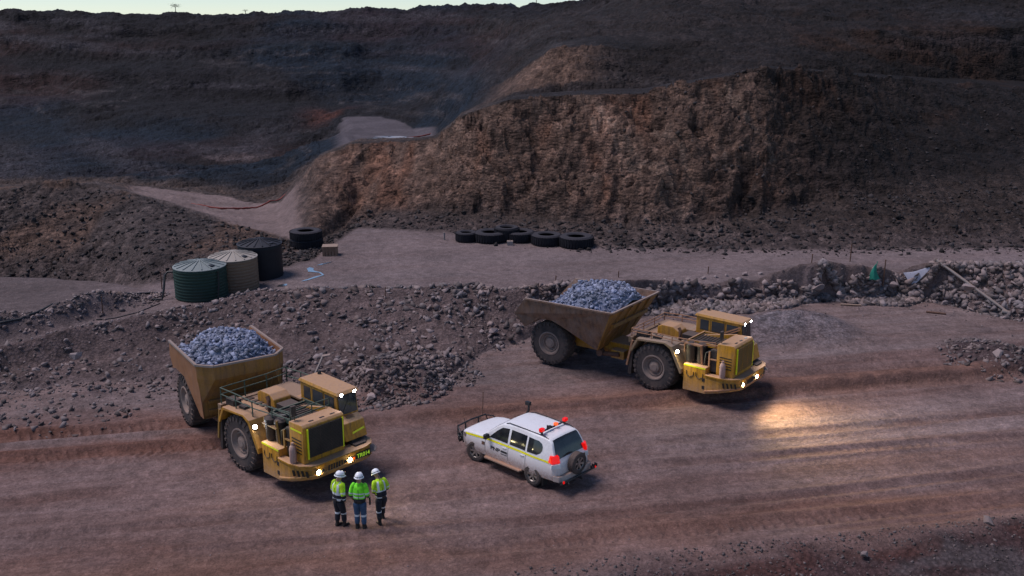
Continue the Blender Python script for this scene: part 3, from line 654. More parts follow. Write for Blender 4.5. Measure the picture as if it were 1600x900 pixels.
def scatter(name, P, S, mat, shade, label=None, cat=None, shapes=RS1, kind='stuff', M44=None):
    V, F, SH = [], [], []; b = 0
    for i in range(len(P)):
        v, f = shapes[rng.integers(len(shapes))]
        a, bb, c = rng.uniform(0, 2 * PI), rng.normal(0, .5), rng.normal(0, .5)
        Rm = np.array(Matrix.Rotation(a, 3, 'Z') @ Matrix.Rotation(bb, 3, 'X') @ Matrix.Rotation(c, 3, 'Y'))
        V.append((v * S[i]) @ Rm.T + P[i]); F.append(f + b); b += len(v); SH.append(np.full(len(v), shade[i]))
    V = np.concatenate(V); F = np.concatenate(F); SH = np.concatenate(SH)
    me = bpy.data.meshes.new(name); me.vertices.add(len(V)); me.vertices.foreach_set("co", V.astype(np.float32).ravel())
    me.loops.add(F.size); me.loops.foreach_set("vertex_index", F.astype(np.int32).ravel())
    me.polygons.add(len(F)); me.polygons.foreach_set("loop_start", np.arange(0, F.size, 3, dtype=np.int32)); me.update(calc_edges=True)
    a = me.color_attributes.new("shade", 'FLOAT_COLOR', 'POINT'); a.data.foreach_set("color", np.stack([SH, SH, SH, SH * 0 + 1], 1).astype(np.float32).ravel())
    me.materials.append(mat); o = bpy.data.objects.new(name, me); C.objects.link(o)
    if kind: tag(o, label, cat, kind=kind)
    return o
def berm_pts(n, xr, ur, dens=None):
    """random points on the berm; ur is the range of position from foot to crest"""
    x = rng.uniform(*xr, n); u = rng.uniform(*ur, n); u = np.where((x > 7) & (rng.uniform(0, 1, n) < .35), rng.uniform(1, 1.9, n), u)
    yf = np.interp(x, foot[0], foot[1]) + 1.0 * fbm(x * .35, 0 * x, 1.0, 3); yc = np.interp(x, crest[0], crest[1]) + .7 * fbm(x * .3, 0 * x, 3.0, 3); y = yf + u * (yc - yf)
    if dens is not None: k = dens(x, y, u) > rng.uniform(0, 1, n); x, y = x[k], y[k]
    return x, y
def sizes(n, lo, hi, p=2.6): return lo + (hi - lo) * rng.uniform(0, 1, n) ** p
clump = lambda x, y, u: np.clip(.50 + 1.4 * fbm(x * .35, y * .35, 77., 3) + .5 * sstep(0, 4, x), .12 + .3 * (x > 8), 1)
x1, y1 = berm_pts(36000, (-25, 32), (-.12, 1.30), clump); s1 = sizes(len(x1), .03, .32, 5.0); s1 = np.where(x1 > 7, np.minimum(s1 * 1.5, .34), s1)
k = (x1 < -11); s1[k] *= .75
xz = rng.uniform(-30, -18.5, 2600); yz = np.interp(xz, berm2[0], berm2[1]) + .5 * fbm(xz * .4, 0 * xz, 31., 3) + rng.normal(0, .8, 2600); x1 = np.concatenate([x1, xz]); y1 = np.concatenate([y1, yz]); s1 = np.concatenate([s1, sizes(2600, .03, .22, 4)]); z1 = gz(x1, y1); sh = rng.uniform(.3, 1.4, len(x1))
scatter("rubble", np.stack([x1, y1, z1 + s1 * .05], 1), s1, M['rock'], sh, "loose broken rubble covering the berm beside the haul road", "rubble")
# foot of the cliff and ridge faces
def far_pts(n, tr, kr, dens=.0):
    t = rng.uniform(*tr, n); D_, Z_ = profile(t); kk = rng.uniform(*kr, n); k0 = np.floor(kk).astype(int)
    y = D_[k0, np.arange(n)] * (1 - (kk - k0)) + D_[np.minimum(k0 + 1, len(D_) - 1), np.arange(n)] * (kk - k0); return t * y, y
xa, ya = far_pts(3000, (-.25, .56), (0, .9)); xb, yb = far_pts(2600, (-.60, -.20), (0, .95)); xc_, yc_ = far_pts(1200, (.10, .58), (.6, 2.1))
xd = rng.uniform(-4, 36, 900); yd = profile(xd / 60.)[0][0] - np.abs(rng.normal(0, 1.0, 900)) - .1
x2 = np.concatenate([xa, xb, xc_, xd]); y2 = np.concatenate([ya, yb, yc_, yd]); s2 = sizes(len(x2), .05, .30, 4.0)
scatter("scree", np.stack([x2, y2, gz(x2, y2) + s2 * .1], 1), s2, M['rock_dark'], rng.uniform(.4, 1.6, len(x2)), "loose dark scree lying on the pit slopes", "scree")
# gravel on road edges, heaps and the near right bank
hp = []
for px, py, r, n in ((625, 590, 2.3, 900), (580, 602, 1.9, 500), (1250, 512, 3.6, 300), (1560, 553, 2.8, 500), (440, 598, 2.4, 260), (120, 612, 3.4, 400), (690, 575, 1.8, 260)):
    hx, hy = at_z(px, py, .4); a = rng.uniform(0, 2 * PI, n); rr = r * np.sqrt(rng.uniform(0, 1, n)); hp.append(np.stack([hx + rr * np.cos(a), hy + rr * np.sin(a), sizes(n, .03, .06 if px in (1250,) else .22, 2.2)], 1))
hp = np.concatenate(hp)
n = 4200; xe = rng.uniform(0, 18, n); qe = 23.6 - np.abs(rng.normal(0, 1.3, n)); ye = (qe + xe * SA) / CA; se = sizes(n, .010, .085, 5)
n = 1500; xg = rng.uniform(-22, 25, n); yg = np.interp(xg, foot[0], foot[1]) - np.abs(rng.normal(0, 1.6, n)); sg = sizes(n, .02, .10, 3)
n = 3800; xh = rng.uniform(-18, 22, n); yh = rng.uniform(24, 37, n); sh_ = sizes(n, .008, .042, 4)
x3 = np.concatenate([hp[:, 0], xe, xg, xh]); y3 = np.concatenate([hp[:, 1], ye, yg, yh]); s3 = np.concatenate([hp[:, 2], se, sg, sh_])
scatter("gravel", np.stack([x3, y3, gz(x3, y3) + s3 * .1], 1), s3, M['rock'], rng.uniform(.3, 1.15, len(x3)) * np.where(q_of(x3, y3) < 24.2, .7, 1), "loose gravel and small stones along the haul road", "gravel")
# single boulders one can point at
def boulder(px, py, size, label, z=.8, mat='rock', group=None, shade=1.0):
    x, y = at_z(px, py, z)
    for _ in range(4): z = gz1(x, y); x, y = at_z(px, py, z)
    v, f = RS2[rng.integers(len(RS2))]; me = bpy.data.meshes.new("boulder"); me.from_pydata([tuple(p) for p in v * size], [], [tuple(q) for q in f])
    a = me.color_attributes.new("shade", 'FLOAT_COLOR', 'POINT'); a.data.foreach_set("color", np.tile([shade, shade, shade, 1], len(v)).astype(np.float32))
    me.materials.append(M[mat]); o = bpy.data.objects.new("boulder", me); C.objects.link(o)
    o.location = (x, y, z + size * .25); o.rotation_euler = (rng.normal(0, .3), rng.normal(0, .3), rng.uniform(0, 6)); tag(o, label, "boulder", group); return o
for b in ((377, 627 - 14, .34, "orange grey boulder on the road edge behind the front truck's cab", 'rock', 1.4),
          (578, 624, .36, "tan square boulder at the front foot of the rock heap behind the front truck", 'rock', 1.5),
          (770, 520, .30, "pale boulder lying just left of the rear truck's tray", 'rock', 1.6),
          (118, 557, .30, "pale rounded boulder alone on the left berm slope", 'rock', 1.3),
          (1277, 452, .42, "rounded brown boulder on the berm front left of the green cloth", 'rock', 1.1),
          (1395, 446, .33, "upright brown boulder between the tall stake and the white sheet", 'rock', 1.1),
          (1515, 452, .40, "squarish pale boulder on the right end of the berm", 'rock', 1.3),
          (1558, 556, .34, "pale boulder in the dark heap at the right edge of the yard", 'rock', 1.3),
          (1575, 130, .80, "large dark boulder on the upper right bench", 'rock_dark', 2.2),
          (1537, 190, .75, "dark angular boulder on the right slope below the bench", 'rock_dark', 1.5),
          (1435, 222, .50, "lone pale boulder halfway up the right slope", 'rock_dark', 1.8),
          (1197, 98, .42, "single boulder perched on the lip of the brown cliff", 'rock_dark', 2.4),
          (520, 600, .26, "flat pinkish slab on the heap behind the front truck", 'rock', 1.3),
          (655, 548, .27, "grey boulder on top of the heap between the two trucks", 'rock', 1.2),
          (383, 478, .25, "pale boulder on the berm below the beige tank", 'rock', 1.5),
          (1350, 878 - 10, .14, "orange stone on the near right bank", 'rock', .9),
          (1545, 828 - 12, .20, "flat grey slab on the near right bank", 'rock', .9)):
    boulder(b[0], b[1], b[2], b[3], mat=b[4], shade=b[5])
for i in range(44):
    u = i / 43; px = 560 + 1040 * u; xx = rng.uniform(.15, .95)
    cy = np.interp(px, [500, 760, 900, 1100, 1300, 1600], [470, 465, 455, 440, 425, 435]); fy = np.interp(px, [500, 690, 760, 860, 1000, 1200, 1400, 1600], [600, 590, 540, 520, 490, 468, 463, 500])
    py = cy + (fy - cy) * xx
    if 800 < px < 1210 and py > 440: py = cy - 5
    boulder(px + rng.uniform(-9, 9), py, rng.uniform(.15, .27), "larger broken boulder in the rubble berm behind the trucks", group="larger boulders in the rubble berm", shade=rng.uniform(.8, 1.4))

# ================================================================== vehicles
def tyre_parts(parent, c, rad, wid, rim_r, side, M44=None, lugs=26, mat='rubber', rimmat='rim', big=True):
    """side=-1: the outer face looks towards -y"""
    w = wid / 2; o = MB(M44)
    prof = [(rim_r, -w * .70), (rim_r * 1.06, -w * .93), (rad * .78, -w * 1.02), (rad * .93, -w * .96), (rad * .965, -w * .72), (rad * .97, 0), (rad * .965, w * .72), (rad * .93, w * .96), (rad * .78, w * 1.02), (rim_r * 1.06, w * .93), (rim_r, w * .70)]
    o.lathe(prof, 40, c, 'y')
    for k in range(lugs):
        for sgn in (-1, 1):
            a = 2 * PI * (k + (.5 if sgn > 0 else 0)) / lugs; da = 2 * PI / lugs
            P = []
            for (r, yy, aa) in ((rad * .95, .02, 0), (rad * .95, .02, .42), (rad * .93, .98, .75), (rad * .93, .98, .28), (rad * 1.0, .04, .03), (rad * 1.0, .04, .36), (rad * .985, .93, .70), (rad * .985, .93, .32)):
                t = a + aa * da; P.append((c[0] + r * math.cos(t), c[1] + sgn * yy * w, c[2] + r * math.sin(t)))
            o.hexa(P[:4], P[4:])
            if big:
                P = []
                for r, yy in ((rad * .80, 1.0), (rad * .93, .92)):
                    for aa, e in ((.30, 0), (.72, 0), (.72, .05), (.30, .05)):
                        t = a + aa * da; P.append((c[0] + r * math.cos(t), c[1] + sgn * (yy * w + e), c[2] + r * math.sin(t)))
                o.hexa(P[:4], P[4:])
    wo = o.build("wheel", M[mat], parent, smooth=True, angle=30)
    r = MB(M44); s = side; f = lambda d: s * (w * d)
    r.lathe([(rim_r * 1.10, f(.90)), (rim_r * 1.08, f(1.0)), (rim_r * .98, f(1.0)), (rim_r * .93, f(.80)), (rim_r * .78, f(.62)), (rim_r * .76, f(.74)), (rim_r * .70, f(.76)), (rim_r * .60, f(.50)), (rim_r * .50, f(.52)), (rim_r * .44, f(.80)), (rim_r * .30, f(.84)), (rim_r * .28, f(.90)), (.001, f(.90))], 32, c, 'y')
    r.lathe([(rim_r * .95, -f(.85)), (.001, -f(.5))], 24, c, 'y')
    if big:
        for k in range(14):
            a = 2 * PI * k / 14; r.lathe([(.03, f(.60)), (.03, f(.72)), (.001, f(.72))], 6, (c[0] + rim_r * .86 * math.cos(a), c[1], c[2] + rim_r * .86 * math.sin(a)), 'y')
    r.build("rim", M[rimmat], wo, smooth=True, angle=35)
    return wo

def lampdisc(name, parent, c, d, r, mat, M44=None, housing=True, power=0, spot=80, col=(1, .85, .5), aim=None, blend=.6):
    d = Vector(d).normalized(); c = Vector(c)
    m = MB(M44)
    if housing:
        m.tube([c - d * r * 1.1, c - d * .01, c], [r * .8, r * 1.12, r * 1.12], 14)
    o = m.build(name, M['black_metal'], parent) if housing else None
    l = MB(M44); l.tube([c + d * .003, c + d * (.003 + r * .18)], [r, r * .8], 14)
    lo = l.build("lens" if housing else name, M[mat], o if housing else parent, smooth=True)
    if power:
        L = bpy.data.lights.new("lamp_beam", 'SPOT'); L.energy = power; L.spot_size = R(spot); L.spot_blend = blend; L.color = col; L.shadow_soft_size = .22
        ob = bpy.data.objects.new("lamp_beam", L); C.objects.link(ob); ob.parent = lo
        p = c + d * .22; q = Vector(aim if aim is not None else d).normalized()
        if M44 is not None: p = M44 @ p; q = M44.to_3x3() @ q
        ob.location = p; ob.rotation_euler = q.to_track_quat('-Z', 'Y').to_euler()
    return lo

def heap(name, outline_half, x0, x1, zr, peak, M44, label, parentM, n=900, cx=None):
    """a pile of broken ore: a mounded base with rocks all over it"""
    g = 46; V = []; 
    xs = np.linspace(x0, x1, g); ys = np.linspace(-1, 1, g)
    cx = cx if cx is not None else (x0 + x1) / 2
    def hz(x, v):
        hy = outline_half(x); y = v * hy
        u = np.clip(1 - np.sqrt(np.clip(((x - cx) / max(abs(x1 - cx), abs(x0 - cx))) ** 2 + v ** 2, 0, 1.4)), 0, 1)
        e = np.minimum(1, u * 2.7) * (1 + .16 * float(fbm(x * .9, y * .9, peak + 3, 2)))
        return zr - .12 + (peak - zr + .12) * (e * .75 + .25 * e * e) + .07 * float(fbm(x * 2.2, y * 2.2, peak, 3))
    for x in xs:
        for v in ys: V.append((x, v * outline_half(x), hz(x, v)))
    F = [(i * g + j, (i + 1) * g + j, (i + 1) * g + j + 1, i * g + j + 1) for i in range(g - 1) for j in range(g - 1)]
    P, S = [], []
    for _ in range(n):
        x = rng.uniform(x0 + .08, x1 - .08); v = rng.uniform(-.96, .96); s = .020 + .16 * rng.uniform() ** 6
        P.append((x, v * outline_half(x), hz(x, v) + s * .2)); S.append(s)
    o = scatter(name, np.array(P), np.array(S), M['rock_blue'], rng.uniform(.4, 1.6, n), label, "rock load", kind='stuff', shapes=RS1)
    m = MB(); m.add(V, F); base = m.build("base", M['rock_blue'])
    a = base.data.color_attributes.new("shade", 'FLOAT_COLOR', 'POINT'); a.data.foreach_set("color", np.tile([.8, .8, .8, 1], len(base.data.vertices)).astype(np.float32))
    bm = bmesh.new(); bm.from_mesh(o.data); bm.from_mesh(base.data); bm.to_mesh(o.data); bm.free(); bpy.data.objects.remove(base)
    o.data.transform(M44); o.data.transform(parentM)
    return o

def make_truck(loc, heading, bend, variant, label):
    near = variant == 'chamfered'
    root = empty("dump_truck", loc, heading); tag(root, label, "dump truck", "articulated mine dump trucks")
    RAIL = M['green_rail'] if near else M['brown_rail']
    Y_, Bk, Ch = M['yellow'], M['black_metal'], M['chassis']
    RW, OUT, TW = 1.03, 1.45, .72
    for s in (-1, 1): tyre_parts(root, (0, s * (OUT - TW / 2), RW), RW, TW, .50, s)
    # --- front chassis
    m = MB(); m.box(-1.3, 3.3, -.62, .62, .62, 1.32); m.box(-1.75, -1.2, -.3, .3, .75, 1.5)
    m.tube([(0, -1.1, RW), (0, 1.1, RW)], .22, 12); m.box(-.35, .35, -.5, .5, .72, 1.4)
    m.build("chassis", Ch, root, .02)
    # --- front bumper: straight centre, swept corners
    plan = [(2.40, -1.46), (3.02, -1.46), (3.42, -1.34), (3.70, -1.08), (3.78, -.92), (3.78, 1.0), (3.66, 1.30), (3.42, 1.50), (2.95, 1.56), (2.5, 1.50), (2.5, 1.2), (3.2, 1.1), (3.2, -1.1), (2.40, -1.2)]
    zb = lambda x, y: .46 + .34 * min(1, max(0, (x - 2.4) / 1.2))
    m = MB(); m.prism_z(plan, zb, 1.12); m.build("bumper", Y_, root, .02)
    m = MB(); grow = [(x + (.05 if x > 3.1 else 0) , y * 1.035) for x, y in plan]
    m.prism_z(grow, 1.24, 1.30); m.prism_z([(x, y) for x, y in plan], 1.12, 1.24); lip = m.build("bumper_top", M['yellow'], root, .012)
    m = MB(); m.prism_z([(x + (.05 if x > 3.1 else 0), y * 1.03) for x, y in plan], lambda x, y: zb(x, y) + .08, lambda x, y: zb(x, y) + .15); m.build("bumper_rib", M['brown_rail'] if not near else Y_, root, .012)
    # tread plate and wing on the cab side
    m = MB(); m.prism_z([(2.7, .75), (3.6, .75), (3.6, 1.2), (3.3, 1.48), (2.7, 1.5)], 1.302, 1.36); m.prism_z([(2.75, .8), (3.35, .8), (3.2, 1.35), (2.75, 1.4)], 1.362, 1.46)
    m.build("step_plate", Bk, root, .01)
    m = MB(); m.prism_z([(3.50, 1.45), (3.72, 1.28), (3.80, 1.42), (3.62, 1.64), (3.35, 1.72), (3.2, 1.6)], .98, 1.02); m.build("bumper_wing", M['pale_metal'], root)
    # vent slots and lamps in the bumper face
    m = MB()
    for k in range(6): m.hexa([(3.782, -.52 + k * .105, .93), (3.80, -.52 + k * .105, .93), (3.80, -.46 + k * .105, .93), (3.782, -.46 + k * .105, .93)], [(3.782, -.50 + k * .105, 1.12), (3.80, -.50 + k * .105, 1.12), (3.80, -.44 + k * .105, 1.12), (3.782, -.44 + k * .105, 1.12)])
    m.build("bumper_vent", Bk, root)
    m = MB()
    for k in range(4):                       # hazard stripes on the swept corner
        y0 = -1.02 - .0 * k
        a = Vector((3.72, -1.12, 0)); b = Vector((3.10, -1.47, 0)); c0 = a.lerp(b, .10 + k * .22); c1 = a.lerp(b, .20 + k * .22); nn = Vector((.03, -.055, 0))
        c0 = c0 + nn; c1 = c1 + nn; off = (b - a) * .06
        m.hexa([c0 + Vector((0, 0, .90)), c1 + Vector((0, 0, .90)), c1 * 1 - nn * .5 + Vector((0, 0, .90)), c0 - nn * .5 + Vector((0, 0, .90))],
               [c0 + off + Vector((0, 0, 1.10)), c1 + off + Vector((0, 0, 1.10)), c1 + off - nn * .5 + Vector((0, 0, 1.10)), c0 + off - nn * .5 + Vector((0, 0, 1.10))])
    m.build("hazard_stripes", M['plate_black'], root)
    for y in (-.90, .36):
        lampdisc("headlight", root, (3.80, y, 1.03), (1, 0, 0), .075, 'lamp', power=45 if near else 480, spot=70 if near else 140, blend=1.0, aim=(1, 0, -.20) if near else (1, -.05, .0), col=(1.0, .70, .30))
    for y in (-.72, .18, .52):
        lampdisc("indicator_lamp", root, (3.80, y, 1.03), (1, 0, 0), .05, 'orange' if y == .52 else 'glass_grey')
    if near:
        m = MB(); m.box(3.785, 3.80, .62, 1.22, .92, 1.16); pb = m.build("number_plate", M['plate_black'], root)
        t = text_mb("TR014", .20, Matrix.Translation((3.803, .92, 1.04)) @ Matrix(((0, 0, 1, 0), (1, 0, 0, 0), (0, 1, 0, 0), (0, 0, 0, 1))), sx=1.0); t.build("plate_lettering", M['plate_text'], pb)
    # --- radiator housing
    m = MB(); m.prism_y([(2.75, 1.30), (3.50, 1.30), (3.53, 2.56), (3.45, 2.64), (2.75, 2.60)], -1.22, .40); m.build("radiator_housing", Y_, root, .025)
    m = MB(); m.box(3.545, 3.57, -1.03, .27, 1.50, 2.50); gr = m.build("grille", M['grille'] if near else dusty("dusty_grille", (.07, .05, .008), dust=(.12, .08, .03), side=.8), root)
    m = MB()
    for k in range(20): m.box(3.571, 3.58, -1.03, .27, 1.525 + k * .05, 1.54 + k * .05)
    for k in range(4): m.box(3.571, 3.584, -1.03 + k * .433 - .01, -1.03 + k * .433 + .01, 1.50, 2.50)
    m.build("slats", Bk if near else M['chassis'], gr)
    for y in (-1.075, .305):
        m = MB(); m.box(3.535, 3.585, y - .022, y + .022, 1.46, 2.50); m.build("reflective_strip", M['tape'], root)
    m = MB(); m.box(2.85, 3.45, -1.228, -1.224, 2.36, 2.42)
    if near: m.build("reflective_strip", M['tape'], root)
    for k in range(3): m = MB(); m.box(3.30, 3.37, -.85 + k * .42, -.67 + k * .42, 2.60, 2.645); m.build("lifting_slot", M['plate_black'], root)
    # --- right lower side box with tape, hook arcs
    m = MB(); m.prism_y([(1.42, .44), (2.42, .46), (2.42, 1.56), (1.42, 1.56)], -1.45, -.95); bx = m.build("battery_box", Y_, root, .02)
    m = MB(); m.box(1.42, 2.40, -1.456, -1.452, 1.49, 1.545); m.build("reflective_strip", M['tape'], root)
    for k in range(2):
        m = MB(); cx = 1.72 + k * .42; m.tube([(cx - .16, -1.462, 1.30), (cx - .15, -1.462, 1.14), (cx, -1.465, 1.05), (cx + .15, -1.462, 1.14), (cx + .16, -1.462, 1.30)], .013, 6); m.build("lashing_hook", Bk, bx)
    for z_ in (.98, .66): m = MB(); m.box(2.28, 2.40, -1.462, -1.446, z_, z_ + .14); m.build("cover_patch", Bk, bx)
    # left side box under the cab
    m = MB(); m.prism_y([(1.2, .6), (2.5, .55), (2.5, 1.5), (1.2, 1.5)], .75, 1.5); m.build("fuel_tank", Y_, root, .02)
    # --- fenders
    for s in (-1, 1):
        y0, y1 = (-1.56, -.70) if s < 0 else (.70, 1.56)
        th = .05; out = [(-1.02, 1.55), (-.72, 2.10), (.52, 2.20), (.80, 2.05), (1.30, 1.10), (1.36, 1.10), (1.36, 1.30), (.88, 2.16), (.56, 2.28), (-.78, 2.20), (-1.12, 1.60)]
        m = MB(); m.prism_y(out, y0, y1); m.box(.60, 1.30, y0 if s > 0 else -.98, y1 if s < 0 else .98, 1.3, 1.95) ; m.build("fender", M['yellow'] if near else dusty("fender_paint", (.26, .17, .07), dust=(.30, .22, .18), side=.85), root, .015)
    m = MB(); m.hexa([(-1.20, -1.5, .55), (-1.05, -1.5, .50), (-1.05, -.8, .5), (-1.20, -.8, .55)], [(-1.1, -1.5, 2.0), (-.95, -1.5, 2.0), (-.95, -.8, 2.0), (-1.1, -.8, 2.0)]); m.build("mud_flap", M['black_metal'], root)
    m = MB(); m.bar((-1.25, -1.50, .9), (-1.0, -1.52, 2.05), .08); m.bar((-1.25, -1.5, .9), (-1.25, -1.15, .9), .06); m.build("fender_brace", RAIL if not near else Ch, root)
    # --- deck
    m = MB(); m.box(-1.25, 1.2, -.95, .62, 1.95, 2.12); m.box(-1.25, -1.05, -1.45, 1.45, 1.9, 2.16); m.box(1.2, 2.75, .15, .62, 1.9, 2.1); m.box(-1.05, .75, .62, 1.45, 2.2, 2.27)
    m.build("deck", dusty("deck_plate", (.16, .11, .06), dust=(.34, .22, .16), side=.5, top=.8), root, .01)
    m = MB()
    for k in range(7): m.box(-.95 + k * .3, -.80 + k * .3, -.85, -.25, 2.122, 2.15)
    m.build("deck_tread", Bk, root)
    # --- engine bay
    m = MB(); m.box(1.25, 2.70, -.85, .05, 1.0, 1.95); m.box(1.4, 2.5, -.7, -.1, 1.95, 2.12); m.tube([(1.4, -.95, 1.62), (2.6, -.95, 1.62)], .10, 10); m.tube([(1.5, -.92, 1.85), (2.5, -.92, 1.80)], .07, 10)
    m.box(2.45, 2.72, -1.15, -.3, 1.35, 2.3)
    m.build("engine", M['black_metal'], root, .02)
    for c in ((1.55, -1.12), (1.98, -1.02)):
        m = MB(); m.lathe([(.001, 1.60), (.17, 1.60), (.19, 1.68), (.19, 2.20), (.22, 2.24), (.22, 2.34), (.14, 2.42), (.001, 2.43)], 20, (*c, 0)); m.build("air_cleaner", M['black_metal'], root, smooth=True)
    m = MB(); m.tube([(1.55, -1.05, 2.1), (1.7, -.85, 2.35), (2.0, -.6, 2.38), (2.3, -.4, 2.2)], .09, 10); m.tube([(2.2, -1.15, 1.6), (2.25, -1.15, 2.1), (2.5, -1.1, 2.25)], .05, 8)
    m.tube([(1.45, -.95, 1.4), (1.9, -1.0, 1.45), (2.35, -1.1, 1.7)], .035, 6); m.tube([(1.45, -.92, 1.75), (1.9, -.9, 1.6), (2.4, -1.05, 1.95)], .03, 6)
    m.build("hose", M['plastic'], root, smooth=True)
    m = MB()                         # rusty guard frame above the bay
    m.box(1.30, 2.10, -1.30, -1.10, 2.34 if not near else 2.12, 2.40 if not near else 2.16); m.bar((2.1, -1.18, 1.6), (2.05, -1.22, 2.4), .07); m.bar((2.42, -1.2, 1.56), (2.42, -1.2, 2.2), .06); m.bar((1.3, -1.2, 1.95), (1.3, -1.2, 2.35), .06)
    m.bar((2.42, -1.2, 1.90), (2.75, -1.2, 1.90), .05)
    m.build("guard_frame", M['brown_rail'] if not near else Ch, root)
    m = MB(); m.lathe([(.001, 1.30), (.10, 1.30), (.12, 1.36), (.12, 1.78), (.09, 1.88), (.05, 1.92), (.05, 2.0), (.001, 2.0)], 16, (3.10, -1.36, 0)); m.bar((3.1, -1.30, 1.6), (3.1, -1.2, 1.6), .05); m.build("fire_bottle", M['pale_bottle'], root, smooth=True)
    m = MB(); m.tube([(2.85, -1.05, 2.60), (2.86, -1.06, 2.85)], .018, 6); m.obox((2.86, -1.10, 2.94), (.09, .18, .36)); m.build("mirror", Bk, root, .01)
    m = MB(); m.box(1.32, 2.66, -.88, .44, 2.30, 2.34); sc_o = m.build("intake_screen", M['grille'], root)
    m = MB()
    for k in range(9): m.box(1.36 + k * .145, 1.40 + k * .145, -.86, .42, 2.342, 2.365)
    m.build("slats", Bk, sc_o)
    m = MB(); m.box(1.26, 1.32, -.94, .50, 2.28, 2.42); m.box(2.66, 2.72, -.94, .50, 2.28, 2.42); m.box(1.32, 2.66, -.94, -.88, 2.28, 2.42); m.box(1.32, 2.66, .44, .50, 2.28, 2.42); m.build("screen_frame", RAIL if near else M['yellow'], sc_o)
    for b_x in ((-.95, -.45, -1.30, -.98, 2.16, 2.42), (-.2, .15, -1.25, -1.0, 2.18, 2.34), (.65, 1.2, -.3, .3, 2.12, 2.36)): m = MB(); m.box(*b_x); m.build("deck_box", M['black_metal'], root, .01)
    m = MB(); m.tube([(.75, -.65, 2.1), (.75, -.65, 2.62), (.68, -.65, 2.72)], .07, 10); m.build("exhaust_stack", M['rust'], root, smooth=True)
    m = MB()
    for k in range(5): m.tube([(-1.15 + .05 * k, -.6 + .22 * k, 1.6), (-1.35, -.5 + .2 * k, 1.95 + .06 * (k % 2)), (-1.7, -.3 + .15 * k, 1.5), (-1.9, -.25 + .12 * k, 1.2)], .028, 6)
    m.build("hitch_hose", M['plastic'], root, smooth=True)
    # --- engine hood behind the radiator, sloping beam
    m = MB(); m.prism_y([(-.55, 2.13), (.55, 2.13), (.45, 2.40), (.2, 2.56), (-.35, 2.56), (-.55, 2.45)], -.28, .42); m.build("engine_cover", Y_, root, .03)
    m = MB(); m.hexa([(1.2, .10, 2.10), (2.8, .35, 2.10), (2.8, .46, 2.10), (1.2, .30, 2.10)], [(1.2, .12, 2.30), (2.8, .36, 2.60), (2.8, .45, 2.60), (1.2, .28, 2.30)]); m.build("side_rail_beam", Y_, root)
    # --- cab
    cy0, cy1 = .62, 1.46
    m = MB()
    m.prism_y([(.80, 1.5), (2.78, 1.5), (2.92, 2.20), (2.84, 2.96), (.80, 2.98)], cy0, cy1); cab = m.build("cab", Y_, root, .02)
    m = MB(); m.hexa([(.72, cy0 - .05, 2.982), (2.98, cy0 - .05, 2.965), (2.98, cy1 + .05, 2.965), (.72, cy1 + .05, 2.982)], [(.80, cy0, 3.09), (2.88, cy0, 3.06), (2.88, cy1, 3.06), (.80, cy1, 3.09)]); m.build("roof", Y_, cab, .015)
    m = MB(); m.hexa([(2.925, cy0 + .05, 2.24), (2.938, cy0 + .05, 2.24), (2.938, cy1 - .05, 2.24), (2.925, cy1 - .05, 2.24)], [(2.86, cy0 + .05, 2.93), (2.875, cy0 + .05, 2.93), (2.875, cy1 - .05, 2.93), (2.86, cy1 - .05, 2.93)]); m.build("windscreen", M['glass'], cab)
    for xa_, xb_ in ((1.0, 1.38), (1.52, 2.1), (2.2, 2.72)):
        for yy, sg_ in ((cy0, -1), (cy1, 1)):
            m = MB(); m.box(xa_, xb_, min(yy, yy + sg_ * .012), max(yy, yy + sg_ * .012), 2.42, 2.86); m.build("side_window", M['glass_grey'], cab)
    m = MB(); m.hexa([(2.80, .52, 1.46), (3.40, .52, 1.46), (3.40, 1.44, 1.46), (2.80, 1.44, 1.46)], [(2.80, .52, 2.24), (3.24, .52, 2.04), (3.24, 1.44, 2.04), (2.80, 1.44, 2.24)]); nose = m.build("cab_nose", Y_, root, .03)
    m = MB(); m.hexa([(3.362, .85, 1.66), (3.375, .85, 1.66), (3.375, 1.34, 1.74), (3.362, 1.34, 1.74)], [(3.350, .85, 1.72), (3.363, .85, 1.72), (3.363, 1.34, 1.80), (3.350, 1.34, 1.80)])
    if near: m.build("reflective_strip", M['tape'], nose)
    m = MB(); m.box(2.92, 3.08, .85, 1.15, 2.18, 2.184)
    m.build("nose_decal", M['rust'], nose)
    m = MB()
    for xa_, xb_, za_, zb_ in ((1.46, 1.48, 1.6, 2.9), (2.13, 2.15, 1.6, 2.9), (1.46, 2.15, 1.6, 1.62)): m.box(xa_, xb_, cy0 - .006, cy0, za_, zb_)
    m.build("door_seam", M['plate_black'], cab)
    m = MB(); m.bar((2.93, .80, 2.30), (2.90, 1.05, 2.70), .018); m.build("wiper", M['plate_black'], cab)
    m = MB(); m.lathe([(.001, 3.06), (.07, 3.06), (.06, 3.20), (.001, 3.22)], 12, (1.0, 1.3, 0)); m.build("beacon", M['plastic'], cab, smooth=True)
    m = MB()
    for k in range(5): m.box(2.88, 3.40, -1.232, -1.222, 1.62 + k * .11, 1.66 + k * .11)
    m.build("louvre", M['plate_black'], root)
    for y in (.76, 1.30):
        lampdisc("cab_lamp", root, (2.96, y, 2.97), (1, 0, -.3), .055, 'lamp_white', power=30 if near else 60, spot=110, aim=(1, 0, -.5), col=(.95, .95, 1))
    lampdisc("work_lamp", root, (1.10, -1.46, 1.98), (.75, -.75, -.1) if not near else (.9, -.45, 0), .07, 'lamp' if not near else 'lamp_white', power=45 if not near else 20, spot=150, aim=(.9, -.5, -.5), col=(1, .88, .6))
    # --- handrails
    m = MB()
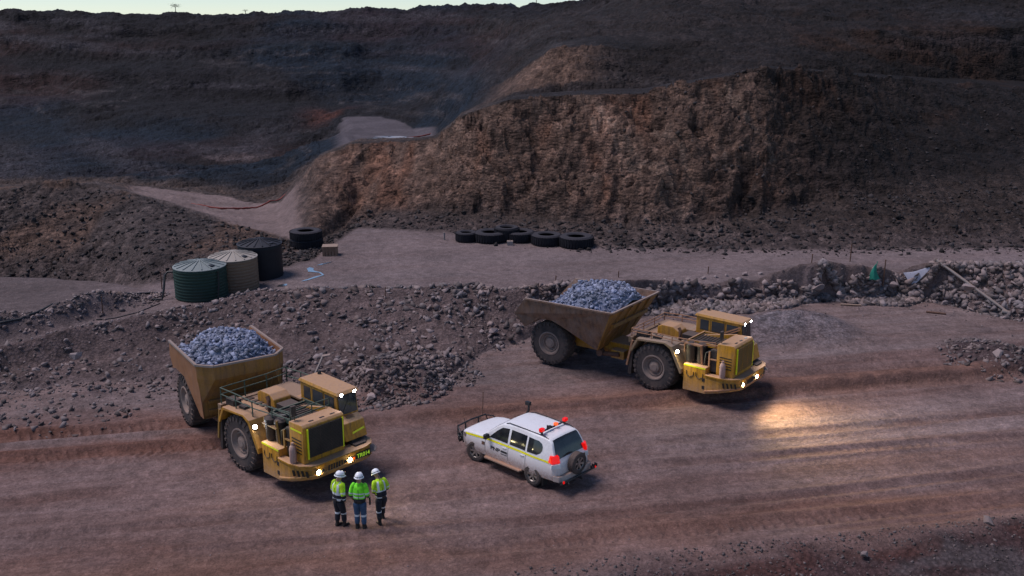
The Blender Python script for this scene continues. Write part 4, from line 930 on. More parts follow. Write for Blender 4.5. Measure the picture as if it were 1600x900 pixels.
    def rail(pts, zs, r=.020, posts=True):
        for dz in zs: m.tube([(x, y, z + dz) for x, y, z in pts], r, 6)
        if posts:
            for x, y, z in pts: m.tube([(x, y, z - .1), (x, y, z + max(zs))], r * 1.1, 6)
    hh = (.36, .60) if near else (.22, .36)
    rail([(-1.15, -1.35, 2.15), (-.2, -1.35, 2.18), (.75, -1.30, 2.15), (1.7, -1.15, 2.15), (2.6, -1.05, 2.2)], hh)
    rail([(2.6, -1.05, 2.2), (2.6, -.2, 2.25), (2.6, .50, 2.25)], hh if near else (.2,))
    rail([(-1.15, -1.35, 2.15), (-1.15, -.4, 2.15), (-1.15, .5, 2.15), (-1.15, 1.35, 2.2)], hh)
    rail([(-1.15, 1.35, 2.2), (-.3, 1.4, 2.25), (.6, 1.4, 2.25)], (.25, .55) if near else (.2, .35))
    if near: rail([(1.1, -.75, 2.15), (2.55, -.75, 2.2)], (.30,)); rail([(1.1, .45, 2.15), (2.55, .45, 2.2)], (.30,))
    else: m.bar((1.7, .55, 2.25), (2.85, .56, 2.86), .05); m.bar((1.9, .50, 2.25), (2.85, .50, 2.76), .04)
    m.build("handrail", RAIL, root, smooth=True)
    # ---------------- rear unit
    J = Matrix.Translation((-1.5, 0, 0)) @ Matrix.Rotation(bend, 4, 'Z')
    AX = -3.25 if near else -3.85
    for s in (-1, 1): tyre_parts(root, (AX, s * (OUT - TW / 2 + .03), RW), RW, TW, .50, s, J)
    m = MB(J); m.prism_y([(-4.4, .85), (-.3, .85), (.1, .7), (.1, 1.25), (-.3, 1.40), (-4.4, 1.40)], -.55, .55); m.tube([(AX, -1.1, RW), (AX, 1.1, RW)], .24, 12); m.box(-.95, -.3, -.95, .95, .82, 1.20)
    m.build("rear_frame", Y_, root, .03)
    m = MB(J); m.tube([(0, 0, .6), (0, 0, 1.6)], .17, 14); m.tube([(-.9, -.5, 1.0), (.7, -.42, 1.0)], .07, 8); m.tube([(-.9, .5, 1.0), (.7, .42, 1.0)], .07, 8); m.tube([(-1.3, -.98, .95), (-.5, -.98, 1.05)], .10, 10)
    m.tube([(-1.42, -1.16, 1.0), (-1.42, -.9, 1.0)], .16, 12)
    m.build("hitch", M['rust'], root)
    m = MB(J); m.tube([(-1.5, -.75, 1.0), (-2.6, -.75, 1.55)], .11, 12); m.tube([(-2.6, -.75, 1.55), (-3.0, -.75, 1.75)], .06, 8); m.tube([(-1.5, .75, 1.0), (-2.6, .75, 1.55)], .11, 12)
    m.build("hoist_cylinder", M['rim'], root, smooth=True)
    # tray: side plates, front plate, floor
    th = .06
    if not near:
        side = [(-4.75, 3.12, 2.08), (-5.45, 2.28, 1.92), (-4.98, 1.68, 1.74), (-4.40, 2.10, 1.72), (-4.15, 2.22, 1.72), (-3.55, 2.22, 1.72), (-3.10, 2.05, 1.68), (-1.40, 1.20, 1.42), (-.30, 3.20, 2.08)]
        TRM = M['tray_worn']; top0, top1, hw = -4.75, -.30, 2.08
        inner = lambda x: 1.96
    else:
        side = [(-4.15, 3.22, 1.62), (-4.35, 2.60, 1.60), (-4.1, 2.12, 1.58), (-3.8, 2.20, 1.56), (-2.7, 2.18, 1.56), (-2.3, 1.95, 1.56), (-1.20, 1.10, 1.50), (-.80, 1.12, 1.50), (-.80, 3.22, 1.62)]
        TRM = M['tray']; top0, top1, hw = -4.60, -.25, 1.64
        inner = lambda x: 1.55 if x < -.8 else 1.55 - (x + .8) * .85
    m = MB(J)
    for s in (-1, 1):
        n_ = len(side); A = [(x, s * y, z) for x, z, y in side]; Bq = [(x, s * (y - th), z) for x, z, y in side]
        m.add(A + Bq, [tuple(range(n_)), tuple(range(2 * n_ - 1, n_ - 1, -1))] + [(i, (i + 1) % n_, (i + 1) % n_ + n_, i + n_) for i in range(n_)])
    # floor following the profile bottom
    bot = side[2:8] if not near else side[2:8]
    for (xa_, za_, ya_), (xb_, zb_, yb_) in zip(bot[:-1], bot[1:]):
        m.hexa([(xa_, -ya_ + th, za_ + .02), (xb_, -yb_ + th, zb_ + .02), (xb_, yb_ - th, zb_ + .02), (xa_, ya_ - th, za_ + .02)], [(xa_, -ya_ + th, za_ + .09), (xb_, -yb_ + th, zb_ + .09), (xb_, yb_ - th, zb_ + .09), (xa_, ya_ - th, za_ + .09)])
    tray = m.build("tray", TRM, root)
    m = MB(J)
    if not near:
        (xa_, za_, ya_), (xb_, zb_, yb_) = side[7], side[8]
        m.hexa([(xa_, -ya_, za_), (xa_ + .07, -ya_, za_), (xa_ + .07, ya_, za_), (xa_, ya_, za_)], [(xb_ - .07, -yb_, zb_), (xb_, -yb_, zb_), (xb_, yb_, zb_), (xb_ - .07, yb_, zb_)])
        for y in (-1.2, -.4, .4, 1.2):
            m.hexa([(xa_ + .06, y - .06, za_ + .2), (xa_ + .20, y - .06, za_ + .2), (xa_ + .20, y + .06, za_ + .2), (xa_ + .06, y + .06, za_ + .2)], [(xb_ - .04, y - .06, zb_ - .08), (xb_ + .06, y - .06, zb_ - .08), (xb_ + .06, y + .06, zb_ - .08), (xb_ - .04, y + .06, zb_ - .08)])
        zc_ = 2.45; t_ = (zc_ - za_) / (zb_ - za_); xc2 = xa_ + (xb_ - xa_) * t_
        m.box(xc2, xc2 + .20, -1.5, 1.5, zc_ - .08, zc_ + .08)
        m.build("front_plate", M['tray_front'], root)
    else:
        lipp = [(-.80, -1.62), (-.30, -1.14), (-.30, 1.14), (-.80, 1.62)]; low = [(-.80, -1.50), (-.80, -1.0), (-.80, 1.0), (-.80, 1.50)]
        for i in range(3):
            a, b = lipp[i], lipp[i + 1]; ai, bi = [(x - .06, y * .965) for x, y in (a, b)]
            m.hexa([(*a, 2.70), (*b, 2.70), (*bi, 2.70), (*ai, 2.70)], [(*a, 3.22), (*b, 3.22), (*bi, 3.22), (*ai, 3.22)])
            c_, d_ = low[i], low[i + 1]
            m.hexa([(c_[0], c_[1], 1.75), (d_[0], d_[1], 1.75), (d_[0] - .06, d_[1] * .96, 1.75), (c_[0] - .06, c_[1] * .96, 1.75)], [(*a, 2.702), (*b, 2.702), (*bi, 2.702), (*ai, 2.702)])
        m.box(-.86, -.80, -1.50, 1.50, 1.12, 1.75)
        m.box(-.80, -.66, -1.3, 1.3, 1.70, 1.82); m.box(-.80, -.70, -1.3, 1.3, 1.35, 1.45)
        m.build("front_plate", M['tray_front'], root)
    m = MB(J); r_ = .045
    if not near: ring = [(-4.75, -2.08, 3.12), (-.30, -2.08, 3.20), (-.30, 2.08, 3.20), (-4.75, 2.08, 3.12)]
    else: ring = [(-4.15, -1.62, 3.22), (-.80, -1.62, 3.22), (-.30, -1.14, 3.22), (-.30, 1.14, 3.22), (-.80, 1.62, 3.22), (-4.15, 1.62, 3.22)]
    for a, b in zip(ring[:-1], ring[1:]): m.bar(a, b, .09, .07)
    m.build("tray_rim", M['pale_metal'] if near else TRM, tray)
    ML = Matrix.Translation(loc) @ Matrix.Rotation(heading, 4, 'Z')
    if near: heap("ore_load", inner, -4.0, -.40, 3.10, 3.62, J, "blue-grey broken ore heaped in the tray of the front dump truck", ML, 5200, cx=-2.1)
    else: heap("ore_load", inner, -3.95, -.45, 3.02, 3.62, J, "blue-grey broken ore heaped in the tray of the rear dump truck", ML, 5200, cx=-2.0)
    return root

FARP = (6.80, 38.85); NEARP = (-8.40, 31.50)
make_truck((*FARP, gz1(*FARP) - .10), R(-39), R(3), 'wide', "yellow dump truck with wide brown worn tray standing further back on the right")
make_truck((*NEARP, gz1(*NEARP) - .04), R(-43), R(-12.5), 'chamfered', "yellow dump truck with green handrails and plate TR014 facing the three workers")

# ------------------------------------------------------------------ four wheel drive
def lerp_tab(tab, x): return float(np.interp(x, [a for a, b in tab], [b for a, b in tab]))
CTOP = [(-3.86, .86), (-3.80, 1.04), (-3.74, 1.14), (-3.62, 1.44), (-3.48, 1.72), (-3.36, 1.795), (-3.0, 1.83), (-2.2, 1.85), (-1.5, 1.83), (-1.20, 1.76), (-.95, 1.60), (-.62, 1.34), (-.42, 1.17), (-.28, 1.13), (.2, 1.10), (.55, 1.04), (.74, .96), (.84, .84), (.88, .74)]
CBOT = [(-3.86, .52), (-3.7, .44), (-2.0, .40), (-.8, .40), (.4, .42), (.75, .46), (.88, .56)]
CWID = [(-3.86, .74), (-3.80, .84), (-3.66, .90), (-3.3, .935), (-2.79, .955), (-2.2, .93), (-1.4, .925), (-.6, .93), (0, .95), (.4, .92), (.66, .84), (.80, .72), (.88, .58)]
def cw(x, z):
    w = lerp_tab(CWID, x); zt = lerp_tab(CTOP, x)
    f = 1.0
    if z > .80: f -= .05 * min(1, (z - .80) / .32)
    if z > 1.12: f -= .215 * ((z - 1.12) / .71) ** 1.25
    if z < .60: f -= .05 * (.60 - z) / .2
    return w * f
def make_car(loc, heading, label, sc=.97):
    root = empty("four_wheel_drive_car", loc, heading); root.scale = (sc, sc, sc); tag(root, label, "car")
    xs = sorted(set([a for a, b in CTOP + CBOT + CWID] + list(np.linspace(-3.86, .88, 75))))
    NS = 13; NT = 9; V = []; F = []; W_ = 2 * NS + NT * 2 - 1
    for x in xs:
        zt = lerp_tab(CTOP, x); zb_ = lerp_tab(CBOT, x); r = min(.07, (zt - zb_) * .25); ring = []
        for k in range(NS):
            z = zb_ + (zt - r - zb_) * k / (NS - 1); ring.append((x, cw(x, z), z))
        wt = cw(x, zt - r)
        for k in range(1, NT):
            t = k / (NT - 1)
            if t <= .4: a = t / .4 * PI / 2; ring.append((x, wt - r * 1.2 * (1 - math.cos(a)), zt - r + r * math.sin(a)))
            else: q = (t - .4) / .6; y = (wt - r * 1.2) * (1 - q); ring.append((x, y, zt + .03 * (1 - (y / max(wt, .01)) ** 2)))
        full = ring + [(p[0], -p[1], p[2]) for p in reversed(ring[:-1])]; V += full
    n = len(full)
    for i in range(len(xs) - 1):
        for k in range(n - 1): F.append((i * n + k, (i + 1) * n + k, (i + 1) * n + k + 1, i * n + k + 1))
        F.append((i * n + n - 1, (i + 1) * n + n - 1, (i + 1) * n, i * n))
    F.append(tuple(range(n))); F.append(tuple(range((len(xs) - 1) * n, len(xs) * n)))
    m = MB(); m.add(V, F); body = m.build("body", M['white_paint'], root, smooth=True, angle=38)
    cut = MB()
    for x in (0, -2.79):
        for s in (-1, 1): cut.lathe([(.001, s * .58), (.47, s * .58), (.47, s * 1.2), (.001, s * 1.2)], 32, (x, 0, .40), 'y')
    co = cut.build("cut", M['plastic'])
    md = body.modifiers.new("arch", 'BOOLEAN'); md.operation = 'DIFFERENCE'; md.object = co; md.solver = 'EXACT'
    dg = bpy.context.evaluated_depsgraph_get(); me = bpy.data.meshes.new_from_object(body.evaluated_get(dg)); body.modifiers.clear(); body.data = me; bpy.data.objects.remove(co)
    me.materials.clear(); me.materials.append(M['white_paint'])
    for s in (-1, 1):            # dark inner arches
        for x in (0, -2.79):
            m = MB(); pr_ = [(.465, s * .56), (.465, s * .86)]; m.lathe(pr_, 28, (x, 0, .40), 'y'); m.lathe([(.001, s * .565), (.465, s * .565)], 28, (x, 0, .40), 'y'); m.build("wheel_arch", M['plastic'], root)
    def side_patch(name, poly, s, mat, e=.006, parent=None, zsub=6, xsub=1):
        """poly: list of (x, zlow, zhigh) stations mapped onto the body side"""
        mb = MB(); st = []
        for (xa_, la, ha), (xb_, lb, hb) in zip(poly[:-1], poly[1:]):
            k = max(1, int(abs(xb_ - xa_) / .08))
            for j in range(k): t = j / k; st.append((xa_ + (xb_ - xa_) * t, la + (lb - la) * t, ha + (hb - ha) * t))
        st.append(poly[-1]); Vv = []; Ff = []; kz = zsub + 1
        for x, l, h in st:
            for j in range(kz): z = l + (h - l) * j / zsub; Vv.append((x, s * (cw(x, z) + e), z))
        for i in range(len(st) - 1):
            for j in range(zsub): Ff.append((i * kz + j, (i + 1) * kz + j, (i + 1) * kz + j + 1, i * kz + j + 1))
        return mb.add(Vv, Ff).build(name, M[mat], parent or root, smooth=True)
    def top_patch(name, xr, yr, mat, e=.008, parent=None):
        """patch on the upper surface between two x; yr: function x->(y0,y1)"""
        mb = MB(); Vv = []; Ff = []; nx, ny = 14, 8
        for i in range(nx + 1):
            x = xr[0] + (xr[1] - xr[0]) * i / nx; zt = lerp_tab(CTOP, x); wt = cw(x, zt - .07); y0, y1 = yr(x)
            for j in range(ny + 1):
                y = y0 + (y1 - y0) * j / ny; Vv.append((x, y, zt + .03 * (1 - (y / wt) ** 2) + e))
        for i in range(nx):
            for j in range(ny): Ff.append((i * (ny + 1) + j, (i + 1) * (ny + 1) + j, (i + 1) * (ny + 1) + j + 1, i * (ny + 1) + j + 1))
        return mb.add(Vv, Ff).build(name, M[mat], parent or root, smooth=True)
    top_patch("windscreen", (-1.16, -.50), lambda x: (-(cw(x, lerp_tab(CTOP, x) - .07) - .13), cw(x, lerp_tab(CTOP, x) - .07) - .13), 'glass')
    top_patch("rear_window", (-3.735, -3.43), lambda x: (-(cw(x, lerp_tab(CTOP, x) - .07) - .10), cw(x, lerp_tab(CTOP, x) - .07) - .10), 'glass')
    for s in (-1, 1):
        side_patch("side_window", [(-.72, 1.17, 1.19), (-1.02, 1.17, 1.47), (-1.25, 1.17, 1.64), (-1.58, 1.17, 1.68)], s, 'glass')
        side_patch("side_window", [(-1.68, 1.17, 1.68), (-2.42, 1.17, 1.68)], s, 'glass')
        side_patch("side_window", [(-2.50, 1.17, 1.67), (-2.95, 1.19, 1.66), (-3.10, 1.28, 1.60), (-3.16, 1.38, 1.50)], s, 'glass')
        side_patch("reflective_stripe", [(.52, .93, 1.0), (.0, .985, 1.06), (-.6, 1.03, 1.10), (-2.2, 1.045, 1.115), (-3.25, 1.05, 1.11), (-3.50, 1.03, 1.10)], s, 'stripe', .009, zsub=2)
        for xd_ in (-.52, -1.63, -2.46): side_patch("door_gap", [(xd_ - .007, .52, 1.14), (xd_ + .007, .52, 1.14)], s, 'seam', .004)
        for xh_ in (-1.45, -2.30):
            hd = MB(); hd.bar((xh_ - .09, s * (cw(xh_, .98) + .022), .975), (xh_ + .09, s * (cw(xh_, .98) + .022), .975), .03, .03); hd.build("door_handle", M['white_paint'], root)
        st_ = MB(); st_.prism_z([(-.50, s * .86), (-2.3, s * .86), (-2.25, s * 1.02), (-.55, s * 1.02)], .34, .40); st_.build("side_step", dusty("step_dust", (.3, .2, .16), top=.9), root, .01)
        side_patch("equipment_decal", [(-.36, .80, .92), (-.50, .80, .92)], s, 'rust', .008)
        mr = MB(); mr.obox((-.68, s * 1.02, 1.22), (.14, .20, .17)); mr.bar((-.70, s * .84, 1.16), (-.68, s * .95, 1.19), .06); mr.build("wing_mirror", M['plastic'], root, .02)
        # rails along the roof
        rr = MB(); rr.tube([(-1.35, s * .66, 1.80), (-1.5, s * .665, 1.86), (-3.15, s * .665, 1.85), (-3.30, s * .66, 1.79)], .016, 8); rr.build("roof_rail", M['plastic'], root, smooth=True)
        # lamps
        hl = side_patch("headlamp", [(.70, .80, .93), (.48, .82, .97)], s, 'chrome', .012)
        tl = MB(); P0 = [(-3.79, .60), (-3.56, .64)]
        tl.hexa([(-3.87, s * .72, 1.11), (-3.70, s * .96, 1.09), (-3.50, s * .935, 1.09), (-3.60, s * .60, 1.09)], [(-3.80, s * .70, 1.34), (-3.66, s * .90, 1.33), (-3.52, s * .87, 1.32), (-3.58, s * .60, 1.33)])
        tl.build("tail_lamp", M['red_lit'], root, .01)
        cl = MB(); cl.hexa([(-3.92, s * .74, .92), (-3.70, s * 1.0, .90), (-3.52, s * .86, .92), (-3.74, s * .66, .92)], [(-3.89, s * .73, 1.085), (-3.70, s * .98, 1.055), (-3.52, s * .86, 1.07), (-3.72, s * .66, 1.09)]); cl.build("reversing_lamp", M['silver'], root, .01)
        for x in (0, -2.79):
            steer = R(14) if x == 0 else 0
            Mx = Matrix.Translation((x, s * .815, .385)) @ Matrix.Rotation(steer, 4, 'Z')
            car_wheel(root, Mx, s)
    # lettering on the doors
    Lm = Matrix(((-1, 0, 0, -.98), (0, 0, 1, 0), (0, 1, 0, .80), (0, 0, 0, 1)))
    for s in (-1, 1):
        xs0 = -1.02
        Lt = Matrix(((-s if s > 0 else 1, 0, 0, xs0), (0, 0, s, s * (cw(xs0, .80) + .004)), (0, 1, 0, .80), (0, 0, 0, 1)))
        t = text_mb("PNP", .19, Lt, .003, sx=1.35); t.build("door_logo", M['logo'], root)
        x1_ = xs0 - .36 if s > 0 else xs0 + .0
        for zz, hh_ in ((.775, .075), (.70, .03)):
            xa_, xb_ = (xs0 - .27, xs0 - .58)
            side_patch("door_logo", [(xa_, zz, zz + hh_), (xb_, zz, zz + hh_)], s, 'logo', .007, zsub=1)
    # bull bar
    m = MB()
    m.tube([(.80, -.86, .62), (1.00, -.80, .70), (1.06, -.74, 1.02), (1.06, 0, 1.06), (1.06, .74, 1.02), (1.00, .80, .70), (.80, .86, .62)], .032, 8)
    m.tube([(1.0, -.80, .72), (1.08, -.3, .74), (1.08, .3, .74), (1.0, .80, .72)], .032, 8)
    for y in (-.34, .34): m.tube([(1.06, y, .60), (1.07, y, 1.05)], .03, 8)
    for s in (-1, 1): m.tube([(1.02, s * .76, 1.0), (.82, s * .90, .98), (.60, s * .96, .80), (.56, s * .96, .60)], .026, 8)
    m.prism_z([(.86, -.88), (1.08, -.74), (1.14, -.3), (1.14, .3), (1.08, .74), (.86, .88)], .48, .70)
    m.build("bull_bar", M['plastic'], root, smooth=True)
    m = MB(); m.tube([(1.04, .42, 1.05), (1.04, .42, 1.22)], .008, 6); m.build("radio_aerial", M['plastic'], root)
    m = MB(); m.tube([(1.05, -.55, 1.05), (1.02, -.56, 2.0)], .017, 6); m.build("whip_flag_pole", M['rust'], root)
    m = MB(); m.tube([(-.40, -.86, 1.10), (-.85, -.83, 1.45), (-1.12, -.74, 1.80), (-1.14, -.74, 2.02)], .042, 10); m.obox((-1.10, -.74, 2.07), (.20, .12, .13)); m.build("snorkel", M['plastic'], root, smooth=True)
    # roof light bar
    m = MB(); m.box(-2.97, -2.90, -.70, .70, 1.93, 1.96); m.box(-2.97, -2.90, -.62, -.58, 1.82, 1.93); m.box(-2.97, -2.90, .58, .62, 1.82, 1.93); m.tube([(-2.93, .30, 1.96), (-2.93, .30, 2.08)], .035, 10); m.obox((-2.93, .16, 1.99), (.10, .08, .07)); bar_ = m.build("light_bar", M['plastic'], root)
    for y, w_, mt in ((.62, .17, 'red_lit'), (-.62, .17, 'red_lit'), (-.12, .12, 'orange')):
        m = MB(); m.box(-3.01, -2.88, y - w_ / 2, y + w_ / 2, 1.965, 2.075 if abs(y) > .3 else 2.05); m.build("marker_light", M[mt], bar_, .01)
    # rear: spare, bumper, tow bar, low lamps
    Ms = Matrix.Translation((-3.97, -.05, .90)) @ Matrix.Rotation(R(90), 4, 'Z')
    car_wheel(root, Ms, 1, "spare_wheel")
    m = MB(); m.prism_z([(-3.70, -.92), (-3.95, -.86), (-4.02, -.5), (-4.02, .5), (-3.95, .86), (-3.70, .92)], .44, .66); m.build("rear_bumper", dusty("bumper_dust", (.45, .42, .42), top=.8, side=.6), root, .03)
    m = MB(); m.tube([(-4.08, -.95, .46), (-4.08, .95, .46)], .035, 8); m.tube([(-4.0, 0, .42), (-4.25, 0, .42)], .035, 8)
    for k in range(5): m.obox((-4.12, -.95 + k * .07, .56 + .05 * (k % 2)), (.06, .035, .10))
    m.tube([(-4.08, .55, .46), (-4.16, .60, .38)], .03, 8); m.build("tow_bar", M['plastic'], root)
    for y in (.80, -.92): lampdisc("low_marker_light", root, (-4.10, y, .50), (-1, 0, .2), .055, 'red_lit')
    m = MB(); m.box(-3.885, -3.86, -.60, -.36, .90, 1.06); m.build("tailgate_decal", M['rust'], root)
    for s in (-1, 1):
        m = MB(); m.box(-3.25, -3.22, s * .80 - .12, s * .80 + .12, .12, .42); m.build("mud_flap", M['plastic'], root)
    return root
def car_wheel(root, Mx, s, name="wheel"):
    o = MB(Mx); w = .13; r = .385
    o.lathe([(.225, -w * .9), (.24, -w), (.33, -w * 1.03), (.37, -w * .85), (r - .008, -w * .7), (r - .008, w * .7), (.37, w * .85), (.33, w * 1.03), (.24, w), (.225, w * .9)], 36, (0, 0, 0), 'y')
    for k in range(36):
        a = 2 * PI * k / 36
        for q in (-1, 1):
            P = [(rr * math.cos(a + b), yy * q, rr * math.sin(a + b)) for rr in (r - .012, r) for yy, b in ((.01, 0), (.01, .09), (.11, .12), (.11, .03))]; o.hexa(P[:4], P[4:])
    wo = o.build(name, M['rubber'], root, smooth=True, angle=30)
    m = MB(Mx); m.lathe([(.235, s * w * .98), (.215, s * w * .95), (.205, s * w * .3), (.06, s * w * .2), (.001, s * w * .2)], 32, (0, 0, 0), 'y')
    m.build("rim", M['plastic'], wo, smooth=True)
    m = MB(Mx)
    for k in range(6):
        a = 2 * PI * k / 6 + .2
        P = []
        for rr, hw_, dy in ((.045, .028, .80), (.218, .040, .93)):
            for e in (-hw_, hw_): P.append((rr * math.cos(a) - e * math.sin(a), s * w * dy, rr * math.sin(a) + e * math.cos(a)))
        Q_ = [(p[0], p[1] - s * .03, p[2]) for p in P]; m.hexa([P[0], P[1], P[3], P[2]], [Q_[0], Q_[1], Q_[3], Q_[2]])
    m.lathe([(.055, s * w * .7), (.055, s * w * .9), (.001, s * w * .93)], 16, (0, 0, 0), 'y'); m.lathe([(.205, s * w * .8), (.222, s * w * .99), (.232, s * w * .96)], 32, (0, 0, 0), 'y')
    m.build("spokes", M['chrome'], wo)
    return wo
CARP = (-.70, 31.77)
make_car((*CARP, gz1(*CARP) - .01), R(137.2), "white four wheel drive wagon with yellow stripe, bull bar and rear spare wheel")

# ------------------------------------------------------------------ people
def skin_mesh(chains, name="b", sub=2, ico=None):
    """chains: lists of (co, (rx, ry)); points that coincide are welded"""
    pts, edges, rad = [], [], []
    def idx(p):
        for i, q in enumerate(pts):
            if (Vector(p) - Vector(q)).length < 1e-4: return i
        pts.append(tuple(p)); rad.append(None); return len(pts) - 1
    for ch in chains:
        prev = None
        for p, r in ch:
            i = idx(p)
            if rad[i] is None: rad[i] = r if isinstance(r, tuple) else (r, r)
            if prev is not None and prev != i: edges.append((prev, i))
            prev = i
    me = bpy.data.meshes.new(name); me.from_pydata(pts, edges, []); o = bpy.data.objects.new(name, me); C.objects.link(o)
    sk = o.modifiers.new("s", 'SKIN'); sk.branch_smoothing = .6
    for i, v in enumerate(me.skin_vertices[0].data): v.radius = rad[i]; v.use_root = (i == 0)
    sb = o.modifiers.new("u", 'SUBSURF'); sb.levels = sub; sb.render_levels = sub
    dg = bpy.context.evaluated_depsgraph_get(); out = bpy.data.meshes.new_from_object(o.evaluated_get(dg)); bpy.data.objects.remove(o)
    return out
def shells(chains):
    bm = bmesh.new()
    for c_ in chains:
        me = skin_mesh([c_], sub=2); bm.from_mesh(me)
    out = bpy.data.meshes.new("cloth"); bm.to_mesh(out); bm.free(); return out
def put(me, name, mats, parent, pick=None):
    me.materials.clear()
    for m in mats: me.materials.append(m)
    if pick:
        for p in me.polygons: p.material_index = pick(p.center)
    for p in me.polygons: p.use_smooth = True
    o = bpy.data.objects.new(name, me); C.objects.link(o); o.parent = parent; return o

def make_person(loc, rz, label, top, style, lhand, rhand, legs, head_turn=0, head_dip=0, lean=0, jeans=False, step=0.0):
    """local frame: the person looks along +x, left hand at +y"""
    root = empty("person", loc, rz); tag(root, label, "person", "three workers in high visibility clothing")
    (lf, rf) = legs                                       # ankle positions (x, y)
    hip = Vector((0, 0, .96)); ch = Vector((.02 + lean, 0, 1.30)); nk = Vector((.02 + lean * 1.5, 0, 1.52)); hd = nk + Vector((.02 + head_dip * .10, 0, .115 - head_dip * .035))
    sh = [Vector((ch.x, s * .185, 1.45)) for s in (1, -1)]
    hands = [Vector(lhand), Vector(rhand)]
    arms = []
    for s, S, Hn in zip((1, -1), sh, hands):
        d = Hn - S; L = d.length; up_, lo_ = .30, .27
        L = min(L, up_ + lo_ - .01); a = (up_ ** 2 - lo_ ** 2 + L * L) / (2 * L); hgt = math.sqrt(max(up_ ** 2 - a * a, 0)); dn = d.normalized()
        out = Vector((-.50, s * .28, -.75)); out = (out - dn * out.dot(dn)).normalized(); arms.append((S, S + dn * a + out * hgt, S + dn * L))
    lg = []
    for s, (ax, ay) in zip((1, -1), (lf, rf)):
        H_ = Vector((0, s * .095, .90)); A = Vector((ax, ay, .09)); Kn = (H_ + A) / 2 + Vector((.035, 0, .02)); lg.append((H_, Kn, A))
    # body with hands of five fingers
    chains = [[(hip, .13), ((hip + ch) / 2, (.14, .115)), (ch, (.15, .12)), (nk, .075), (hd, (.115, .10)), (hd + Vector((.015, 0, .09)), (.10, .095))]]
    chains.append([(hd, .1), (hd + Vector((.115, 0, .0)), .02)])
    for S, E, Hn in arms:
        chains.append([(ch, .15), (S, .06), (E, .042), (Hn, .028)])
        f = (Hn - E).normalized(); side = Vector((0, 0, 1)).cross(f); side = side.normalized() if side.length > .1 else Vector((0, 1, 0)); pm = Hn + f * .05
        chains.append([(Hn, .028), (pm, (.032, .016))])
        for q, ln in zip((-.027, -.009, .009, .027), (.058, .07, .066, .05)):
            b0 = pm + side * q + f * .022; chains.append([(pm, .02), (b0, .010), (b0 + f * ln * .5 - Vector((0, 0, .008)), .009), (b0 + f * ln * .85 - Vector((0, 0, .028)), .007)])
        t0 = Hn + f * .02 + side * .03; chains.append([(Hn, .028), (t0, .011), (t0 + f * .035 + side * .012, .009)])
    for H_, Kn, A in lg:
        chains.append([(hip, .13), (H_, .085), (Kn, .058), (A, .04), (A + Vector((.12, 0, -.04)), .03)])
    body = put(skin_mesh(chains, sub=1), "body", [M['skin']], root)
    # shirt or jacket
    sc_ = [[(Vector((0, 0, .84)), (.175, .215)), (hip + Vector((0, 0, .06)), (.17, .21)), ((hip + ch) / 2 + Vector((0, 0, .02)), (.175, .225)), (ch + Vector((0, 0, .02)), (.185, .245)), (Vector((ch.x + lean * .3, 0, 1.44)), (.15, .22)), (nk - Vector((0, 0, .03)), (.10, .10)), (nk + Vector((0, 0, .02)), (.085, .085))]]
    for S, E, Hn in arms: sc_.append([(S.lerp(Vector((ch.x, 0, 1.42)), .35), .11), (S, .105), ((S + E) / 2, .09), (E, .078), (Hn.lerp(E, .10), .058)])
    el = [a[1].z for a in arms]
    def pick(c):
        ar = None
        for S, E, Hn in arms:
            if abs(c.y) > .19 and (c.y > 0) == (S.y > 0): ar = (S, E, Hn)
        if ar:
            S, E, Hn = ar
            ax1 = (c - S).dot((E - S).normalized()); dE = (c - E); t2 = dE.dot((Hn - E).normalized())
            if t2 > .02 and (c - (E + (Hn - E).normalized() * t2)).length < .09:
                return 2 if .12 < t2 < .165 else 1
            return 2 if .235 < ax1 < .285 else 0
        z = c.z
        if style == 'shirt':
            if z < 1.07: return 1
            if 1.10 < z < 1.145 or 1.19 < z < 1.235: return 2
            return 0
        if z < 1.14: return 2 if .955 < z < 1.0 else 1
        if z < 1.185: return 2
        if c.x < .04 and .085 < abs(c.y) < .13: return 2
        return 0
    put(shells(sc_), "shirt" if style == 'shirt' else "jacket", [M[top], M['navy'], M['silver']], root, pick)
    tr = [[(Vector((0, 0, 1.0)), (.15, .19)), (Vector((0, 0, .86)), (.165, .21))]]
    for H_, Kn, A in lg: tr.append([(H_ + Vector((0, 0, .02)), .12), (H_ - Vector((0, 0, .10)), .125), (Kn, .098), (A + Vector((0, 0, .05)), .082)])
    put(shells(tr), "trousers", [M['denim'] if jeans else M['navy'], M['silver']], root, lambda c: 1 if .43 < c.z < .475 else 0)
    for H_, Kn, A in lg:
        m = MB(); m.lathe([(.001, .0), (.055, .0), (.060, .04), (.058, .20), (.062, .30), (.001, .30)], 14, (A.x, A.y, 0))
        m.hexa([(A.x - .07, A.y - .048, 0), (A.x + .19, A.y - .045, 0), (A.x + .19, A.y + .045, 0), (A.x - .07, A.y + .048, 0)], [(A.x - .06, A.y - .04, .10), (A.x + .17, A.y - .035, .065), (A.x + .17, A.y + .035, .065), (A.x - .06, A.y + .04, .10)])
        m.build("boot", M['boot'], root, .015, smooth=True)
    # helmet
    hr = Matrix.Translation(hd + Vector((.005, 0, .055))) @ Matrix.Rotation(head_turn, 4, 'Z') @ Matrix.Rotation(R(6) + head_dip * .35, 4, 'Y')
    m = MB(hr); prof = [(.150, -.005), (.152, .005), (.128, .02), (.124, .06), (.108, .11), (.075, .145), (.035, .160), (.001, .163)]
    m.lathe(prof, 28); m.lathe([(.001, .0), (.12, .0), (.150, -.005)], 28)
    V = m.v; m.v = [(x * (1.16 if x < 0 else 1.22), y * .98, z) for x, y, z in V]
